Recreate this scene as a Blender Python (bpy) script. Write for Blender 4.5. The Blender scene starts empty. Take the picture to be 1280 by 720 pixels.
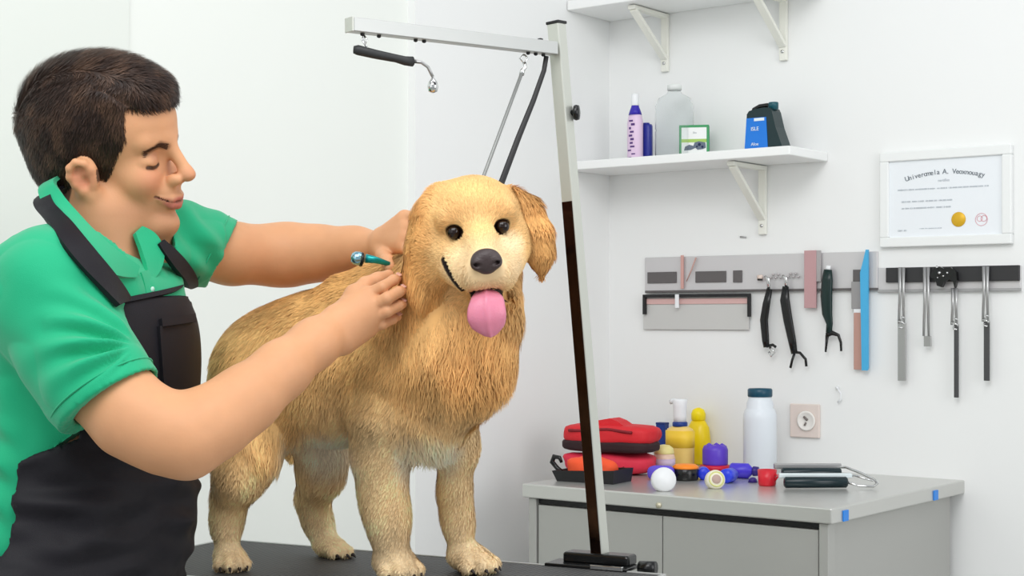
import bpy, math, random
import numpy as np
from mathutils import Vector, Matrix

# ---------------------------------------------------------------- frame helpers
F = 1958.0      # focal length in pixels of the 1280 px wide frame
H = 1.26        # eye height
HY = 397.0      # row of the horizon
def U(px, py, d):
    return Vector(((px - 640) / F * d, d, H + (HY - py) / F * d))
def PX(r, d):               # a length of r pixels at depth d, in metres
    return r * d / F
SC = bpy.context.scene
COL = SC.collection

def lin(c):
    c = c / 255.0
    return c / 12.92 if c <= 0.04045 else ((c + 0.055) / 1.055) ** 2.4
def rgb(r, g, b):
    return (lin(r), lin(g), lin(b), 1.0)

# ---------------------------------------------------------------- materials
MATS = {}
def mat(name, col, rough=0.5, metal=0.0, bump=0.0, bscale=60.0, var=0.0, vscale=8.0, trans=0.0, spec=0.5,
        attr=None, sss=0.0, sheen=0.0, coat=0.0, aniso=None, ior=1.45):
    if name in MATS: return MATS[name]
    m = bpy.data.materials.new(name); m.use_nodes = True
    nt = m.node_tree; N = nt.nodes; L = nt.links
    b = N['Principled BSDF']
    b.inputs['Base Color'].default_value = col
    b.inputs['Roughness'].default_value = rough
    b.inputs['Metallic'].default_value = metal
    b.inputs['Specular IOR Level'].default_value = spec
    b.inputs['IOR'].default_value = ior
    if trans: b.inputs['Transmission Weight'].default_value = trans
    if coat: b.inputs['Coat Weight'].default_value = coat
    if sheen:
        b.inputs['Sheen Weight'].default_value = sheen
    if sss:
        b.inputs['Subsurface Weight'].default_value = sss
        b.inputs['Subsurface Radius'].default_value = (0.012, 0.005, 0.003)
        b.inputs['Subsurface Scale'].default_value = 0.6
    tc = N.new('ShaderNodeTexCoord')
    src = None
    if attr:
        a = N.new('ShaderNodeAttribute'); a.attribute_name = attr; src = a.outputs['Color']
    if var:
        n = N.new('ShaderNodeTexNoise'); n.inputs['Scale'].default_value = vscale; n.inputs['Detail'].default_value = 4
        L.new(tc.outputs['Object'], n.inputs['Vector'])
        mp = N.new('ShaderNodeMapRange'); mp.inputs['From Min'].default_value = 0.3; mp.inputs['From Max'].default_value = 0.7
        mp.inputs['To Min'].default_value = 1 - var; mp.inputs['To Max'].default_value = 1 + var
        L.new(n.outputs['Fac'], mp.inputs['Value'])
        mx = N.new('ShaderNodeVectorMath'); mx.operation = 'SCALE'
        if src is not None: L.new(src, mx.inputs[0])
        else: mx.inputs[0].default_value = col[:3]
        L.new(mp.outputs[0], mx.inputs['Scale']); src = mx.outputs[0]
    if src is not None: L.new(src, b.inputs['Base Color'])
    if bump:
        n = N.new('ShaderNodeTexNoise'); n.inputs['Scale'].default_value = bscale; n.inputs['Detail'].default_value = 5
        if aniso:
            mpp = N.new('ShaderNodeMapping'); mpp.inputs['Scale'].default_value = aniso
            L.new(tc.outputs['Object'], mpp.inputs['Vector']); L.new(mpp.outputs[0], n.inputs['Vector'])
        else:
            L.new(tc.outputs['Object'], n.inputs['Vector'])
        bp = N.new('ShaderNodeBump'); bp.inputs['Strength'].default_value = bump; bp.inputs['Distance'].default_value = 0.002
        L.new(n.outputs['Fac'], bp.inputs['Height']); L.new(bp.outputs[0], b.inputs['Normal'])
    MATS[name] = m
    return m

# ---------------------------------------------------------------- mesh builder
class MB:
    """collects shapes into one mesh; every face remembers a material slot"""
    def __init__(s): s.v = []; s.f = []; s.mi = []; s.sm = []
    def add(s, vs, fs, m=0, smooth=False):
        o = len(s.v); s.v += [tuple(x) for x in vs]
        for f in fs: s.f.append(tuple(i + o for i in f)); s.mi.append(m); s.sm.append(smooth)
        return s
    def box(s, c, size, R=None, m=0, bev=0.0):
        """c centre, size full dims, R 3x3 axes as columns"""
        hx, hy, hz = size[0] / 2, size[1] / 2, size[2] / 2
        R = R or Matrix.Identity(3)
        c = Vector(c)
        if bev <= 0:
            vs = [c + R @ Vector((x * hx, y * hy, z * hz)) for x in (-1, 1) for y in (-1, 1) for z in (-1, 1)]
            fs = [(0, 1, 3, 2), (4, 6, 7, 5), (0, 4, 5, 1), (2, 3, 7, 6), (0, 2, 6, 4), (1, 5, 7, 3)]
            return s.add(vs, fs, m)
        b = min(bev, hx * .95, hy * .95, hz * .95)
        # rounded outline in xy, then chamfer in z
        def ring(inset, z):
            o = []
            for sx, sy, a0 in ((1, 1, 0), (-1, 1, 90), (-1, -1, 180), (1, -1, 270)):
                for k in range(4):
                    a = math.radians(a0 + k * 30)
                    o.append(c + R @ Vector((sx * (hx - b) + (b - inset) * math.cos(a), sy * (hy - b) + (b - inset) * math.sin(a), z)))
            return o
        levels = [(b * .7, -hz), (b * .25, -hz + b * .25), (0, -hz + b * .7), (0, hz - b * .7), (b * .25, hz - b * .25), (b * .7, hz)]
        vs = []; n = 16
        for ins, z in levels: vs += ring(ins, z)
        fs = []
        for l in range(len(levels) - 1):
            for k in range(n):
                a = l * n + k; bb = l * n + (k + 1) % n
                fs.append((a, bb, bb + n, a + n))
        fs.append(tuple(reversed(range(n)))); fs.append(tuple(range((len(levels) - 1) * n, len(levels) * n)))
        return s.add(vs, fs, m)
    def tube(s, pts, radii, seg=12, m=0, caps=True, smooth=True, flat=None):
        """tube along pts with radius per point; flat = (vector, factor) squashes along a direction"""
        pts = [Vector(p) for p in pts]
        if not hasattr(radii, '__len__'): radii = [radii] * len(pts)
        up = None; vs = []; fs = []
        for i, p in enumerate(pts):
            t = (pts[min(i + 1, len(pts) - 1)] - pts[max(i - 1, 0)])
            if t.length < 1e-9: t = Vector((0, 0, 1))
            t.normalize()
            if up is None:
                up = t.orthogonal().normalized()
            up = (up - t * up.dot(t)).normalized(); sd = t.cross(up)
            for k in range(seg):
                a = 2 * math.pi * k / seg
                o = (up * math.cos(a) + sd * math.sin(a)) * radii[i]
                if flat:
                    fv = Vector(flat[0]).normalized(); o = o - fv * o.dot(fv) * (1 - flat[1])
                vs.append(p + o)
        n = len(pts)
        for i in range(n - 1):
            for k in range(seg):
                a = i * seg + k; b = i * seg + (k + 1) % seg
                fs.append((a, b, b + seg, a + seg))
        if caps:
            fs.append(tuple(reversed(range(seg)))); fs.append(tuple(range((n - 1) * seg, n * seg)))
        return s.add(vs, fs, m, smooth)
    def lathe(s, base, prof, seg=24, m=0, R=None, smooth=True, sq=(1, 1), sup=2.0, mats=None):
        """profile [(r,z)] round the local z axis; sq squashes x,y; sup>2 makes a squarer outline"""
        base = Vector(base); R = R or Matrix.Identity(3); vs = []; fs = []
        for r, z in prof:
            for k in range(seg):
                a = 2 * math.pi * k / seg; c_, s_ = math.cos(a), math.sin(a)
                q = (abs(c_) ** sup + abs(s_) ** sup) ** (-1 / sup)
                vs.append(base + R @ Vector((r * q * c_ * sq[0], r * q * s_ * sq[1], z)))
        for i in range(len(prof) - 1):
            for k in range(seg):
                a = i * seg + k; b = i * seg + (k + 1) % seg
                fs.append((a, b, b + seg, a + seg))
        fs.append(tuple(reversed(range(seg)))); fs.append(tuple(range((len(prof) - 1) * seg, len(prof) * seg)))
        return s.add(vs, fs, m, smooth)
    def prism(s, outline, ext, m=0):
        """outline: 3-D points of a flat polygon; ext: extrusion vector"""
        n = len(outline); ext = Vector(ext)
        vs = [Vector(p) for p in outline] + [Vector(p) + ext for p in outline]
        fs = [tuple(reversed(range(n))), tuple(range(n, 2 * n))]
        for k in range(n): fs.append((k, (k + 1) % n, (k + 1) % n + n, k + n))
        return s.add(vs, fs, m)
    def build(s, name, mats, parent=None, origin=None):
        if not isinstance(mats, (list, tuple)): mats = [mats]
        me = bpy.data.meshes.new(name)
        o3 = Vector(origin) if origin is not None else Vector((0, 0, 0))
        me.from_pydata([tuple(Vector(v) - o3) for v in s.v], [], s.f); me.update()
        for mm in mats: me.materials.append(mm)
        me.polygons.foreach_set('material_index', s.mi)
        me.polygons.foreach_set('use_smooth', s.sm)
        ob = bpy.data.objects.new(name, me); COL.objects.link(ob)
        bmfix(me)
        if origin is not None: ob.location = o3
        if parent: adopt(ob, parent)
        return ob
import bmesh
def bmfix(me):
    bm = bmesh.new(); bm.from_mesh(me); bmesh.ops.recalc_face_normals(bm, faces=bm.faces); bm.to_mesh(me); bm.free()

def world_of(o):
    m = Matrix.LocRotScale(o.location, o.rotation_euler, o.scale)
    return world_of(o.parent) @ o.matrix_parent_inverse @ m if o.parent else m
def adopt(ch, par):
    ch.parent = par
    ch.matrix_parent_inverse = world_of(par).inverted()
def tag(o, label=None, cat=None, group=None, kind=None):
    if label: o['label'] = label
    if cat: o['category'] = cat
    if group: o['group'] = group
    if kind: o['kind'] = kind
    return o
def empty(name, loc, label, cat, group=None):
    o = bpy.data.objects.new(name, None); COL.objects.link(o); o.location = Vector(loc); o.empty_display_size = .05
    return tag(o, label, cat, group)

# ---------------------------------------------------------------- signed distance bodies
class Prim:
    __slots__ = ('kind', 'p', 'k', 'op', 'c', 'r')
def cap(a, b, ra, rb=None, k=0.01, op=1):
    q = Prim(); q.kind = 0; a = np.array(a, float); b = np.array(b, float)
    rb = ra if rb is None else rb
    q.p = (a, b, ra, rb); q.k = k; q.op = op
    q.c = (a + b) / 2; q.r = np.linalg.norm(b - a) / 2 + max(ra, rb); return q
def ell(c, r, R=None, k=0.01, op=1):
    q = Prim(); q.kind = 1
    R = np.array(R, float) if R is not None else np.eye(3)     # columns are the axes
    q.p = (np.array(c, float), np.array(r, float), R); q.k = k; q.op = op
    q.c = np.array(c, float); q.r = max(r); return q
def chain(pts, rads, k=0.01, op=1):
    return [cap(pts[i], pts[i + 1], rads[i], rads[i + 1], k, op) for i in range(len(pts) - 1)]
def pdist(q, P):
    if q.kind == 0:
        a, b, ra, rb = q.p; ab = b - a; L2 = ab @ ab + 1e-12
        w = P - a; t = np.clip((w @ ab) / L2, 0, 1)
        return np.linalg.norm(w - t[:, None] * ab, axis=1) - (ra + (rb - ra) * t)
    c, r, R = q.p
    l = (P - c) @ R
    k0 = np.linalg.norm(l / r, axis=1); k1 = np.linalg.norm(l / (r * r), axis=1) + 1e-9
    return k0 * (k0 - 1) / k1
def sdf(prims, P, cull=None):
    d = np.full(len(P), 1.0)
    if cull is not None:
        cc, cr = cull
    for q in prims:
        if cull is not None and np.linalg.norm(q.c - cc) - q.r > cr + max(q.k, .0) + 0.02: continue
        e = pdist(q, P)
        if q.op > 0:
            h = np.maximum(q.k - np.abs(d - e), 0) / max(q.k, 1e-6)
            d = np.minimum(d, e) - h * h * q.k * .25
        else:
            e = -e
            h = np.maximum(q.k - np.abs(d - e), 0) / max(q.k, 1e-6)
            d = np.maximum(d, e) + h * h * q.k * .25
    return d
def axis_steps(segs):
    """segs: [(start, end, step), ...] consecutive"""
    out = []
    for a, b, s in segs:
        n = max(1, int(round((b - a) / s))); out += list(np.linspace(a, b, n, endpoint=False))
    out.append(segs[-1][1]); return np.array(out)
def surface_nets(prims, X, Y, Z, post=None, B=12):
    nx, ny, nz = len(X), len(Y), len(Z)
    D = np.full((nx, ny, nz), 1.0, np.float32)
    # coarse test of every block
    bi = [(i, min(i + B, nx)) for i in range(0, nx, B)]; bj = [(i, min(i + B, ny)) for i in range(0, ny, B)]; bk = [(i, min(i + B, nz)) for i in range(0, nz, B)]
    cen = []; rad = []; idx = []
    for i0, i1 in bi:
        for j0, j1 in bj:
            for k0, k1 in bk:
                lo = np.array([X[i0], Y[j0], Z[k0]]); hi = np.array([X[i1 - 1], Y[j1 - 1], Z[k1 - 1]])
                cen.append((lo + hi) / 2); rad.append(np.linalg.norm(hi - lo) / 2); idx.append((i0, i1, j0, j1, k0, k1))
    cen = np.array(cen); rad = np.array(rad)
    f = (lambda P, c=None: sdf(prims, P, c)) if post is None else (lambda P, c=None: post(sdf(prims, P, c), P))
    dc = f(cen)
    for n, (i0, i1, j0, j1, k0, k1) in enumerate(idx):
        if abs(dc[n]) > rad[n] * 1.5 + 0.02:
            D[i0:i1, j0:j1, k0:k1] = 1.0 if dc[n] > 0 else -1.0; continue
        gx, gy, gz = np.meshgrid(X[i0:i1], Y[j0:j1], Z[k0:k1], indexing='ij')
        P = np.stack([gx.ravel(), gy.ravel(), gz.ravel()], 1)
        D[i0:i1, j0:j1, k0:k1] = f(P, (cen[n], rad[n])).reshape(gx.shape)
    S = D < 0
    c = np.zeros((nx - 1, ny - 1, nz - 1), np.int8)
    for a in (0, 1):
        for b in (0, 1):
            for e in (0, 1):
                c += S[a:nx - 1 + a, b:ny - 1 + b, e:nz - 1 + e]
    act = (c > 0) & (c < 8)
    ii, jj, kk = np.nonzero(act)
    vid = np.full(act.shape, -1, np.int32); vid[ii, jj, kk] = np.arange(len(ii))
    acc = np.zeros((len(ii), 3)); cnt = np.zeros(len(ii))
    ax = (X, Y, Z)
    corners = [(a, b, e) for a in (0, 1) for b in (0, 1) for e in (0, 1)]
    for p in corners:
        for dim in range(3):
            if p[dim]: continue
            q = list(p); q[dim] = 1
            i0 = (ii + p[0], jj + p[1], kk + p[2]); i1 = (ii + q[0], jj + q[1], kk + q[2])
            d0 = D[i0].astype(float); d1 = D[i1].astype(float)
            m = (d0 < 0) != (d1 < 0)
            t = np.where(m, d0 / np.where(m, d0 - d1, 1), 0)
            P0 = np.stack([X[i0[0]], Y[i0[1]], Z[i0[2]]], 1); P1 = np.stack([X[i1[0]], Y[i1[1]], Z[i1[2]]], 1)
            acc += np.where(m[:, None], P0 + (P1 - P0) * t[:, None], 0); cnt += m
    V = acc / cnt[:, None]
    quads = []
    for dim in range(3):
        o1, o2 = [(1, 2), (2, 0), (0, 1)][dim]
        sl0 = [slice(None)] * 3; sl1 = [slice(None)] * 3
        sl0[dim] = slice(0, -1); sl1[dim] = slice(1, None)
        A = S[tuple(sl0)]; Bm = S[tuple(sl1)]
        e = np.stack(np.nonzero(A != Bm), 1)
        m = (e[:, o1] > 0) & (e[:, o2] > 0) & (e[:, o1] < D.shape[o1] - 1) & (e[:, o2] < D.shape[o2] - 1)
        e = e[m]; inside = A[tuple(e.T)]
        def cell(a, b):
            g = e.copy(); g[:, o1] -= a; g[:, o2] -= b; return vid[tuple(g.T)]
        q = np.stack([cell(1, 1), cell(0, 1), cell(0, 0), cell(1, 0)], 1)
        q[~inside] = q[~inside][:, ::-1]
        quads.append(q)
    Q = np.concatenate(quads); Q = Q[(Q >= 0).all(1)]
    # project onto the surface once for a clean shading
    return V, Q
def quad_mesh(name, V, Q, mats, parent=None, colors=None, smooth=True, faces_mi=None):
    me = bpy.data.meshes.new(name)
    n = Q.shape[1]
    me.vertices.add(len(V)); me.vertices.foreach_set('co', np.ascontiguousarray(V, np.float32).ravel())
    me.loops.add(Q.size); me.loops.foreach_set('vertex_index', np.ascontiguousarray(Q, np.int32).ravel())
    me.polygons.add(len(Q)); me.polygons.foreach_set('loop_start', np.arange(0, Q.size, n, dtype=np.int32))
    me.polygons.foreach_set('loop_total', np.full(len(Q), n, np.int32))
    me.update(calc_edges=True); me.validate()
    me.polygons.foreach_set('use_smooth', np.full(len(me.polygons), smooth))
    if not isinstance(mats, (list, tuple)): mats = [mats]
    for m in mats: me.materials.append(m)
    if faces_mi is not None: me.polygons.foreach_set('material_index', faces_mi)
    if colors is not None:
        a = me.color_attributes.new('Col', 'FLOAT_COLOR', 'POINT')
        c = np.ones((len(V), 4), np.float32); c[:, :3] = colors
        a.data.foreach_set('color', c.ravel())
    ob = bpy.data.objects.new(name, me); COL.objects.link(ob)
    if parent: adopt(ob, parent)
    return ob
def vnormals(V, Q):
    n = np.zeros_like(V)
    a, b, c = V[Q[:, 0]], V[Q[:, 1]], V[Q[:, 2]]
    fn = np.cross(b - a, c - a)
    if Q.shape[1] == 4: fn = fn + np.cross(c - a, V[Q[:, 3]] - a)
    for k in range(Q.shape[1]): np.add.at(n, Q[:, k], fn)
    return n / (np.linalg.norm(n, axis=1)[:, None] + 1e-12)
# cheap smooth value noise in numpy
_rs = np.random.RandomState(5); _tab = _rs.rand(64, 64, 64).astype(np.float32)
def noise3(P, s):
    q = P * s; i = np.floor(q).astype(int); f = q - i; f = f * f * (3 - 2 * f); r = 0
    for a in (0, 1):
        for b in (0, 1):
            for c in (0, 1):
                w = (f[:, 0] if a else 1 - f[:, 0]) * (f[:, 1] if b else 1 - f[:, 1]) * (f[:, 2] if c else 1 - f[:, 2])
                r = r + w * _tab[(i[:, 0] + a) % 64, (i[:, 1] + b) % 64, (i[:, 2] + c) % 64]
    return r
def sstep(a, b, x):
    t = np.clip((x - a) / (b - a), 0, 1); return t * t * (3 - 2 * t)
def nrm(v): return v / (np.linalg.norm(v, axis=-1, keepdims=True) + 1e-12)
# ================================================================ the room
t_ = 3.4
un = Vector((.7922, -.6103, 0)).normalized()      # along the shelf wall, to the right and nearer
nn = Vector((.6103, .7922, 0)).normalized()       # into the shelf wall
CORNER = Vector((.0740 * t_, 1.1905 * t_, 0)); CORNER = CORNER * 1.0
def on_wall(px, py, out=0.0):
    """where the line of sight through a pixel meets the shelf wall (moved `out` into the room)"""
    dirv = Vector(((px - 640) / F, 1, (HY - py) / F)); p0 = CORNER - nn * out
    k = (p0.dot(nn)) / dirv.dot(nn)
    return dirv * k + Vector((0, 0, H))
def ws(px, py, out=0.0):
    p = on_wall(px, py, out); return (p - CORNER).dot(un), p.z
def W(s, z, out=0.0):
    p = CORNER + un * s - nn * out; return Vector((p.x, p.y, z))
RW = Matrix((un, -nn, (0, 0, 1))).transposed()     # columns: along, out, up

M_wall = mat('wall_paint', rgb(238, 239, 238), .75, bump=.06, bscale=90, spec=.3)
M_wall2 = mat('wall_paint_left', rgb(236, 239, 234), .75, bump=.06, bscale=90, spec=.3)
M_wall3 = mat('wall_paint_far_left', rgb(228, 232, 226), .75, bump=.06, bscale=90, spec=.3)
M_floor = mat('floor_tiles', rgb(190, 190, 186), .4, var=.06, vscale=3)
M_ceil = mat('ceiling_paint', rgb(240, 240, 238), .8)
M_shelf = mat('white_melamine', rgb(240, 241, 240), .35, spec=.4)
M_brk = mat('bracket_enamel', rgb(233, 233, 224), .4)
M_steel = mat('brushed_steel', rgb(204, 204, 200), .28, metal=.6, bump=.05, bscale=30, aniso=(1, 1, 40))
M_steelb = mat('cabinet_steel', rgb(176, 176, 172), .45, metal=.35, var=.02, vscale=3)
M_dark = mat('dark_rubber_and_shade', rgb(26, 26, 28), .5)
M_blackg = mat('black_gloss_plastic', rgb(14, 15, 16), .25)
M_chrome = mat('chrome', rgb(215, 216, 216), .12, metal=1)
M_alu = mat('satin_aluminium', rgb(186, 188, 186), .38, metal=.55)

def structure(name, mb, m, n=None):
    o = mb.build(name, m); o['kind'] = 'structure'; return o
HC = 2.75
structure('wall_right', MB().box(CORNER + un * 1.45 + nn * .06 + Vector((0, 0, HC / 2)), (3.3, .12, HC), RW), M_wall)
# left wall: plane through the corner, running towards the viewer; two steps in its face
Lx = -nn
def lwall(a, b, off, name, m):
    c = CORNER + Lx * (a + b) / 2 - un * (.06 - off) + Vector((0, 0, HC / 2))
    structure(name, MB().box(c, (.12, b - a, HC), RW), m)
def lw_s(px, off=0.0):
    dirv = Vector(((px - 640) / F, 1, 0)); p0 = CORNER + un * off
    k = p0.dot(un) / dirv.dot(un); return (dirv * k - CORNER).dot(Lx)
sA = lw_s(519, .0); sB = lw_s(152, -.022)
lwall(-.1, sA, 0, 'wall_left', M_wall)
lwall(sA - .02, sB, -.022, 'wall_left.001', M_wall2)
lwall(sB - .01, 4.9, -.014, 'wall_left.002', M_wall3)
structure('floor', MB().box(Vector((.2, 1.6, -.05)), (8, 8, .1)), M_floor)

# ================================================================ shelves
def shelf(name, zb, s1, out, th, brackets, label, front_px=None):
    root = empty(name, W(s1 / 2, zb, out / 2), label, 'shelf', 'white wall shelves')
    MB().box(W(s1 / 2 + .001, zb + th / 2, out / 2 + .001), (s1 - .002, out, th), RW, bev=.003).build('shelf_board', M_shelf, root)
    for s, h in brackets:
        b = MB(); w = .020
        b.box(W(s, zb - h / 2 - .001, .006), (w, .010, h), RW, bev=.002)             # upright on the wall
        b.box(W(s, zb - .007, out * .44), (w, out * .82, .010), RW, bev=.002)        # arm under the board
        # diagonal stay, as one bent plate
        a0 = W(s, zb - .012, out * .80); a1 = W(s, zb - h * .78, .010)
        ax = (a1 - a0); Ld = ax.length; ax.normalize(); sd = un; nrml = ax.cross(sd).normalized()
        b.box((a0 + a1) / 2, (w, Ld, .009), Matrix((sd, ax, nrml)).transposed(), bev=.002)
        o = b.build('bracket', M_brk, root)
        MB().tube([W(s, zb - h + .02, .010), W(s, zb - h + .02, .014)], .004, 10).build('screw', M_chrome, o)
    return root
s_end = ws(1035, 203)[0]; z_low = ws(1035, 205)[1] + .006
D_SH = .19
shelf('wall_shelf', z_low, s_end, D_SH, .021, [(ws(955, 260)[0], .165)], 'lower white wall shelf holding the bottles and cartons')
s2 = s_end + .0; z_up = ws(780, 25)[1]
shelf('wall_shelf', z_up, s2, D_SH, .024, [(ws(833, 60)[0], .145), (ws(981, 40)[0], .15)], 'empty upper white wall shelf at the top of the picture')

ZT = z_low + .021       # top of lower shelf
def shelf_pt(px, out):
    s, _ = ws(px, 200, out); return W(s, ZT, out)

# pump bottle in pink and violet
def px_at(p): return F / p.y
pb = shelf_pt(794, .10); u1 = 1 / px_at(pb)      # metres per pixel there
M_pink = mat('pink_label', rgb(226, 200, 226), .4); M_violet = mat('violet_plastic', rgb(50, 36, 170), .3); M_wplast = mat('white_plastic', rgb(236, 238, 240), .35)
M_violtext = mat('violet_print', rgb(84, 50, 120), .5)
r = empty('spray_bottle', pb, 'slim pink spray bottle with violet neck and white cap on the lower shelf', 'bottle')
MB().lathe(pb, [(.002, 0), (9.5 * u1, 0), (10.5 * u1, 2 * u1), (10.5 * u1, 48 * u1), (9 * u1, 56 * u1), (6 * u1, 62 * u1)], 28, sq=(1, .8), R=RW).build('bottle_body', M_pink, r)
MB().lathe(pb + Vector((0, 0, 58 * u1)), [(8.4 * u1, 0), (7 * u1, 5 * u1), (5 * u1, 10 * u1), (4.6 * u1, 12 * u1)], 24, R=RW).build('bottle_neck', M_violet, r)
MB().lathe(pb + Vector((0, 0, 69.5 * u1)), [(5 * u1, 0), (5.3 * u1, 1 * u1), (5 * u1, 13 * u1), (4 * u1, 15 * u1), (1 * u1, 15.5 * u1)], 24, R=RW).build('cap', M_wplast, r)
def wall_text(txt, center, size, m, parent, name='print', normal=None, right=None, rot=0.0, th=.0004, font_scale_x=1.0):
    cu = bpy.data.curves.new(name, 'FONT'); cu.body = txt; cu.size = size; cu.align_x = 'CENTER'; cu.align_y = 'CENTER'; cu.extrude = th
    o = bpy.data.objects.new(name, cu); COL.objects.link(o)
    nv = normal or -nn; rt = right or un
    R = Matrix((rt, nv.cross(rt), nv)).transposed().to_4x4()
    o.matrix_world = Matrix.Translation(Vector(center)) @ R @ Matrix.Rotation(rot, 4, 'Z') @ Matrix.Diagonal((font_scale_x, 1, 1, 1))
    dg = bpy.context.evaluated_depsgraph_get(); me = bpy.data.meshes.new_from_object(o.evaluated_get(dg))
    mwd = o.matrix_world.copy(); bpy.data.objects.remove(o)
    me.transform(mwd); me.materials.clear(); me.materials.append(m); me.name = name
    ob = bpy.data.objects.new(name, me); COL.objects.link(ob); adopt(ob, parent); return ob
# dark marks down the pink label
mb = MB(); rr = random.Random(3)
for k in range(11):
    a = -1.9 + .35 * rr.random() + (k % 2) * .35; z = (4 + k * 4.6) * u1
    dv = (un * math.cos(a) + (-nn) * -math.sin(a) * .8)
    p = pb + dv * 10.62 * u1 + Vector((0, 0, z)); tg = (un * -math.sin(a) + nn * math.cos(a) * .8).normalized()
    mb.box(p, ((3 + 3 * rr.random()) * u1, .0006, (1.4 + 1.6 * rr.random()) * u1), Matrix((tg, dv.normalized(), (0, 0, 1))).transposed())
mb.build('print', M_violtext, r)

p2 = shelf_pt(808, .075); u2 = p2.y / F
r = empty('plastic_bottle', p2, 'plain navy blue bottle close beside the pink spray bottle', 'bottle')
M_navy = mat('navy_plastic', rgb(44, 52, 150), .35)
MB().lathe(p2, [(.002, 0), (7 * u2, 0), (7.6 * u2, 1.5 * u2), (7.6 * u2, 44 * u2), (6.6 * u2, 46.5 * u2), (.003, 47 * u2)], 24, R=RW, sq=(1, .7), sup=3.5).build('bottle_body', M_navy, r)
MB().lathe(p2 + Vector((0, 0, 46.5 * u2)), [(4 * u2, 0), (4 * u2, 2 * u2), (.002, 2.2 * u2)], 20, R=RW).build('cap', M_navy, r)

# big clear jug, nearly empty
pj = shelf_pt(843, .085); uj = pj.y / F
M_clear = mat('clear_jug_plastic', rgb(248, 250, 250), .06, trans=.96, ior=1.03, spec=.2)
r = empty('clear_jug', pj, 'large clear translucent jug standing between the navy bottle and the green carton', 'jug')
prof = [(.004, 0), (21 * uj, 0), (23 * uj, 2 * uj), (23 * uj, 34 * uj), (22.3 * uj, 36 * uj), (23 * uj, 38 * uj), (23 * uj, 66 * uj), (19 * uj, 76 * uj), (9 * uj, 82 * uj), (8 * uj, 86 * uj), (8 * uj, 89 * uj)]
inn = [(max(q[0] - .0016, .002), max(q[1], .002)) for q in reversed(prof)]
MB().lathe(pj, prof + inn, 40, R=RW, sq=(1, .85), sup=2.8).build('jug_body', M_clear, r)
MB().lathe(pj + Vector((0, 0, 89 * uj)), [(9 * uj, -3 * uj), (9 * uj, 3 * uj), (8 * uj, 4 * uj), (.002, 4 * uj)], 24, R=RW).build('cap', mat('frosted_cap', rgb(225, 228, 226), .4), r)

# green and white carton
pc = shelf_pt(868, .07); uc = pc.y / F
r = empty('product_carton', pc, 'small green framed carton with a picture label on the lower shelf', 'carton')
wv, hv = 37 * uc, 41 * uc
ux, ny = Vector((.985, -.17, 0)), Vector((.17, .985, 0)); RX = Matrix((ux, -ny, (0, 0, 1))).transposed()
MB().box(pc + Vector((0, 0, hv / 2)), (wv, .035, hv), RX, bev=.0015).build('carton_box', mat('carton_green', rgb(54, 150, 92), .45), r)
fc = pc - ny * .0180
MB().box(fc + Vector((0, 0, hv * .52)), (wv * .84, .0008, hv * .80), RX).build('label', mat('carton_label', rgb(236, 238, 236), .5), r)
f2 = fc - ny * .0006
MB().box(f2 + Vector((0, 0, hv * .52)), (wv * .84, .0008, hv * .10), RX).build('label_band', mat('lime_print', rgb(160, 196, 92), .5), r)
mb = MB()
pic = [(-.34, .22), (-.30, .34), (-.16, .40), (-.02, .36), (.02, .46), (.16, .50), (.38, .46), (.40, .30), (.30, .26), (.12, .24), (.05, .30), (-.1, .24)]
mb.prism([f2 - ny * .0002 + ux * (a * wv) + Vector((0, 0, b * hv)) for a, b in pic], -ny * .0005)
mb.build('picture', mat('carton_picture', rgb(92, 104, 122), .5), r)
mb = MB()
for a, b, c in ((.18, .40, .05), (.28, .33, .04), (.10, .34, .03)):
    mb.lathe(f2 - ny * .0008 + ux * (a * wv) + Vector((0, 0, b * hv)), [(.0001, 0), (c * wv, 0), (c * wv, .0004)], 12, R=Matrix((ux, Vector((0, 0, 1)), -ny)).transposed())
mb.build('print', mat('navy_print', rgb(30, 40, 80), .5), r)
wall_text('Bio', f2 + Vector((0, 0, hv * .76)) + ux * .002, .007, mat('grey_print', rgb(170, 176, 180), .5), r, normal=-ny, right=ux)

# blue jug with black handle
p5 = shelf_pt(957, .085); u5 = p5.y / F
r = empty('handled_jug', p5, 'bright blue label jug with a black handle and cap near the shelf end', 'jug')
def wp(p0, a, z, o=0): return p0 + un * a - nn * o + Vector((0, 0, z))
th = .045
out_ = [(-23, 0), (30, 0), (29, 6), (20, 30), (15, 50), (13, 54), (4, 55), (-8, 54), (-17, 52), (-20, 48), (-21, 30)]
def panel(pts, o, ext, u, p0): return [wp(p0, a * u, z * u, o) for a, z in pts], nn * ext
MB().prism(*panel(out_, th / 2, th, u5, p5)).build('jug_body', mat('jug_black_green', rgb(14, 42, 46), .3), r)
lab = [(-23, .5), (10, .5), (7.5, 43), (-20, 43)]
MB().prism([wp(p5, a * u5, z * u5, th / 2 + .0015) for a, z in lab], nn * .0012).build('label', mat('bright_blue_label', rgb(20, 118, 214), .4), r)
hd = [wp(p5, a * u5, z * u5, 0) for a, z in ((-18, 49), (-16, 55), (-8, 58.5), (2, 59), (9, 58), (10, 54))]
MB().tube(hd, [.006, .006, .0055, .0055, .006, .006], 12).build('handle', M_blackg, r)
MB().lathe(wp(p5, 11 * u5, 53 * u5, 0), [(6.2 * u5, 0), (6.4 * u5, 7 * u5), (6 * u5, 9 * u5), (.002, 9.2 * u5)], 20, R=RW).build('cap', mat('teal_cap', rgb(22, 84, 96), .3), r)
MP = mat('white_print', rgb(226, 236, 240), .5)
wall_text('ISLE', wp(p5, -8 * u5, 29 * u5, th / 2 + .0022), .0125, MP, r)
wall_text('Aloe', wp(p5, -8 * u5, 10 * u5, th / 2 + .0022), .0105, MP, r)
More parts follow.
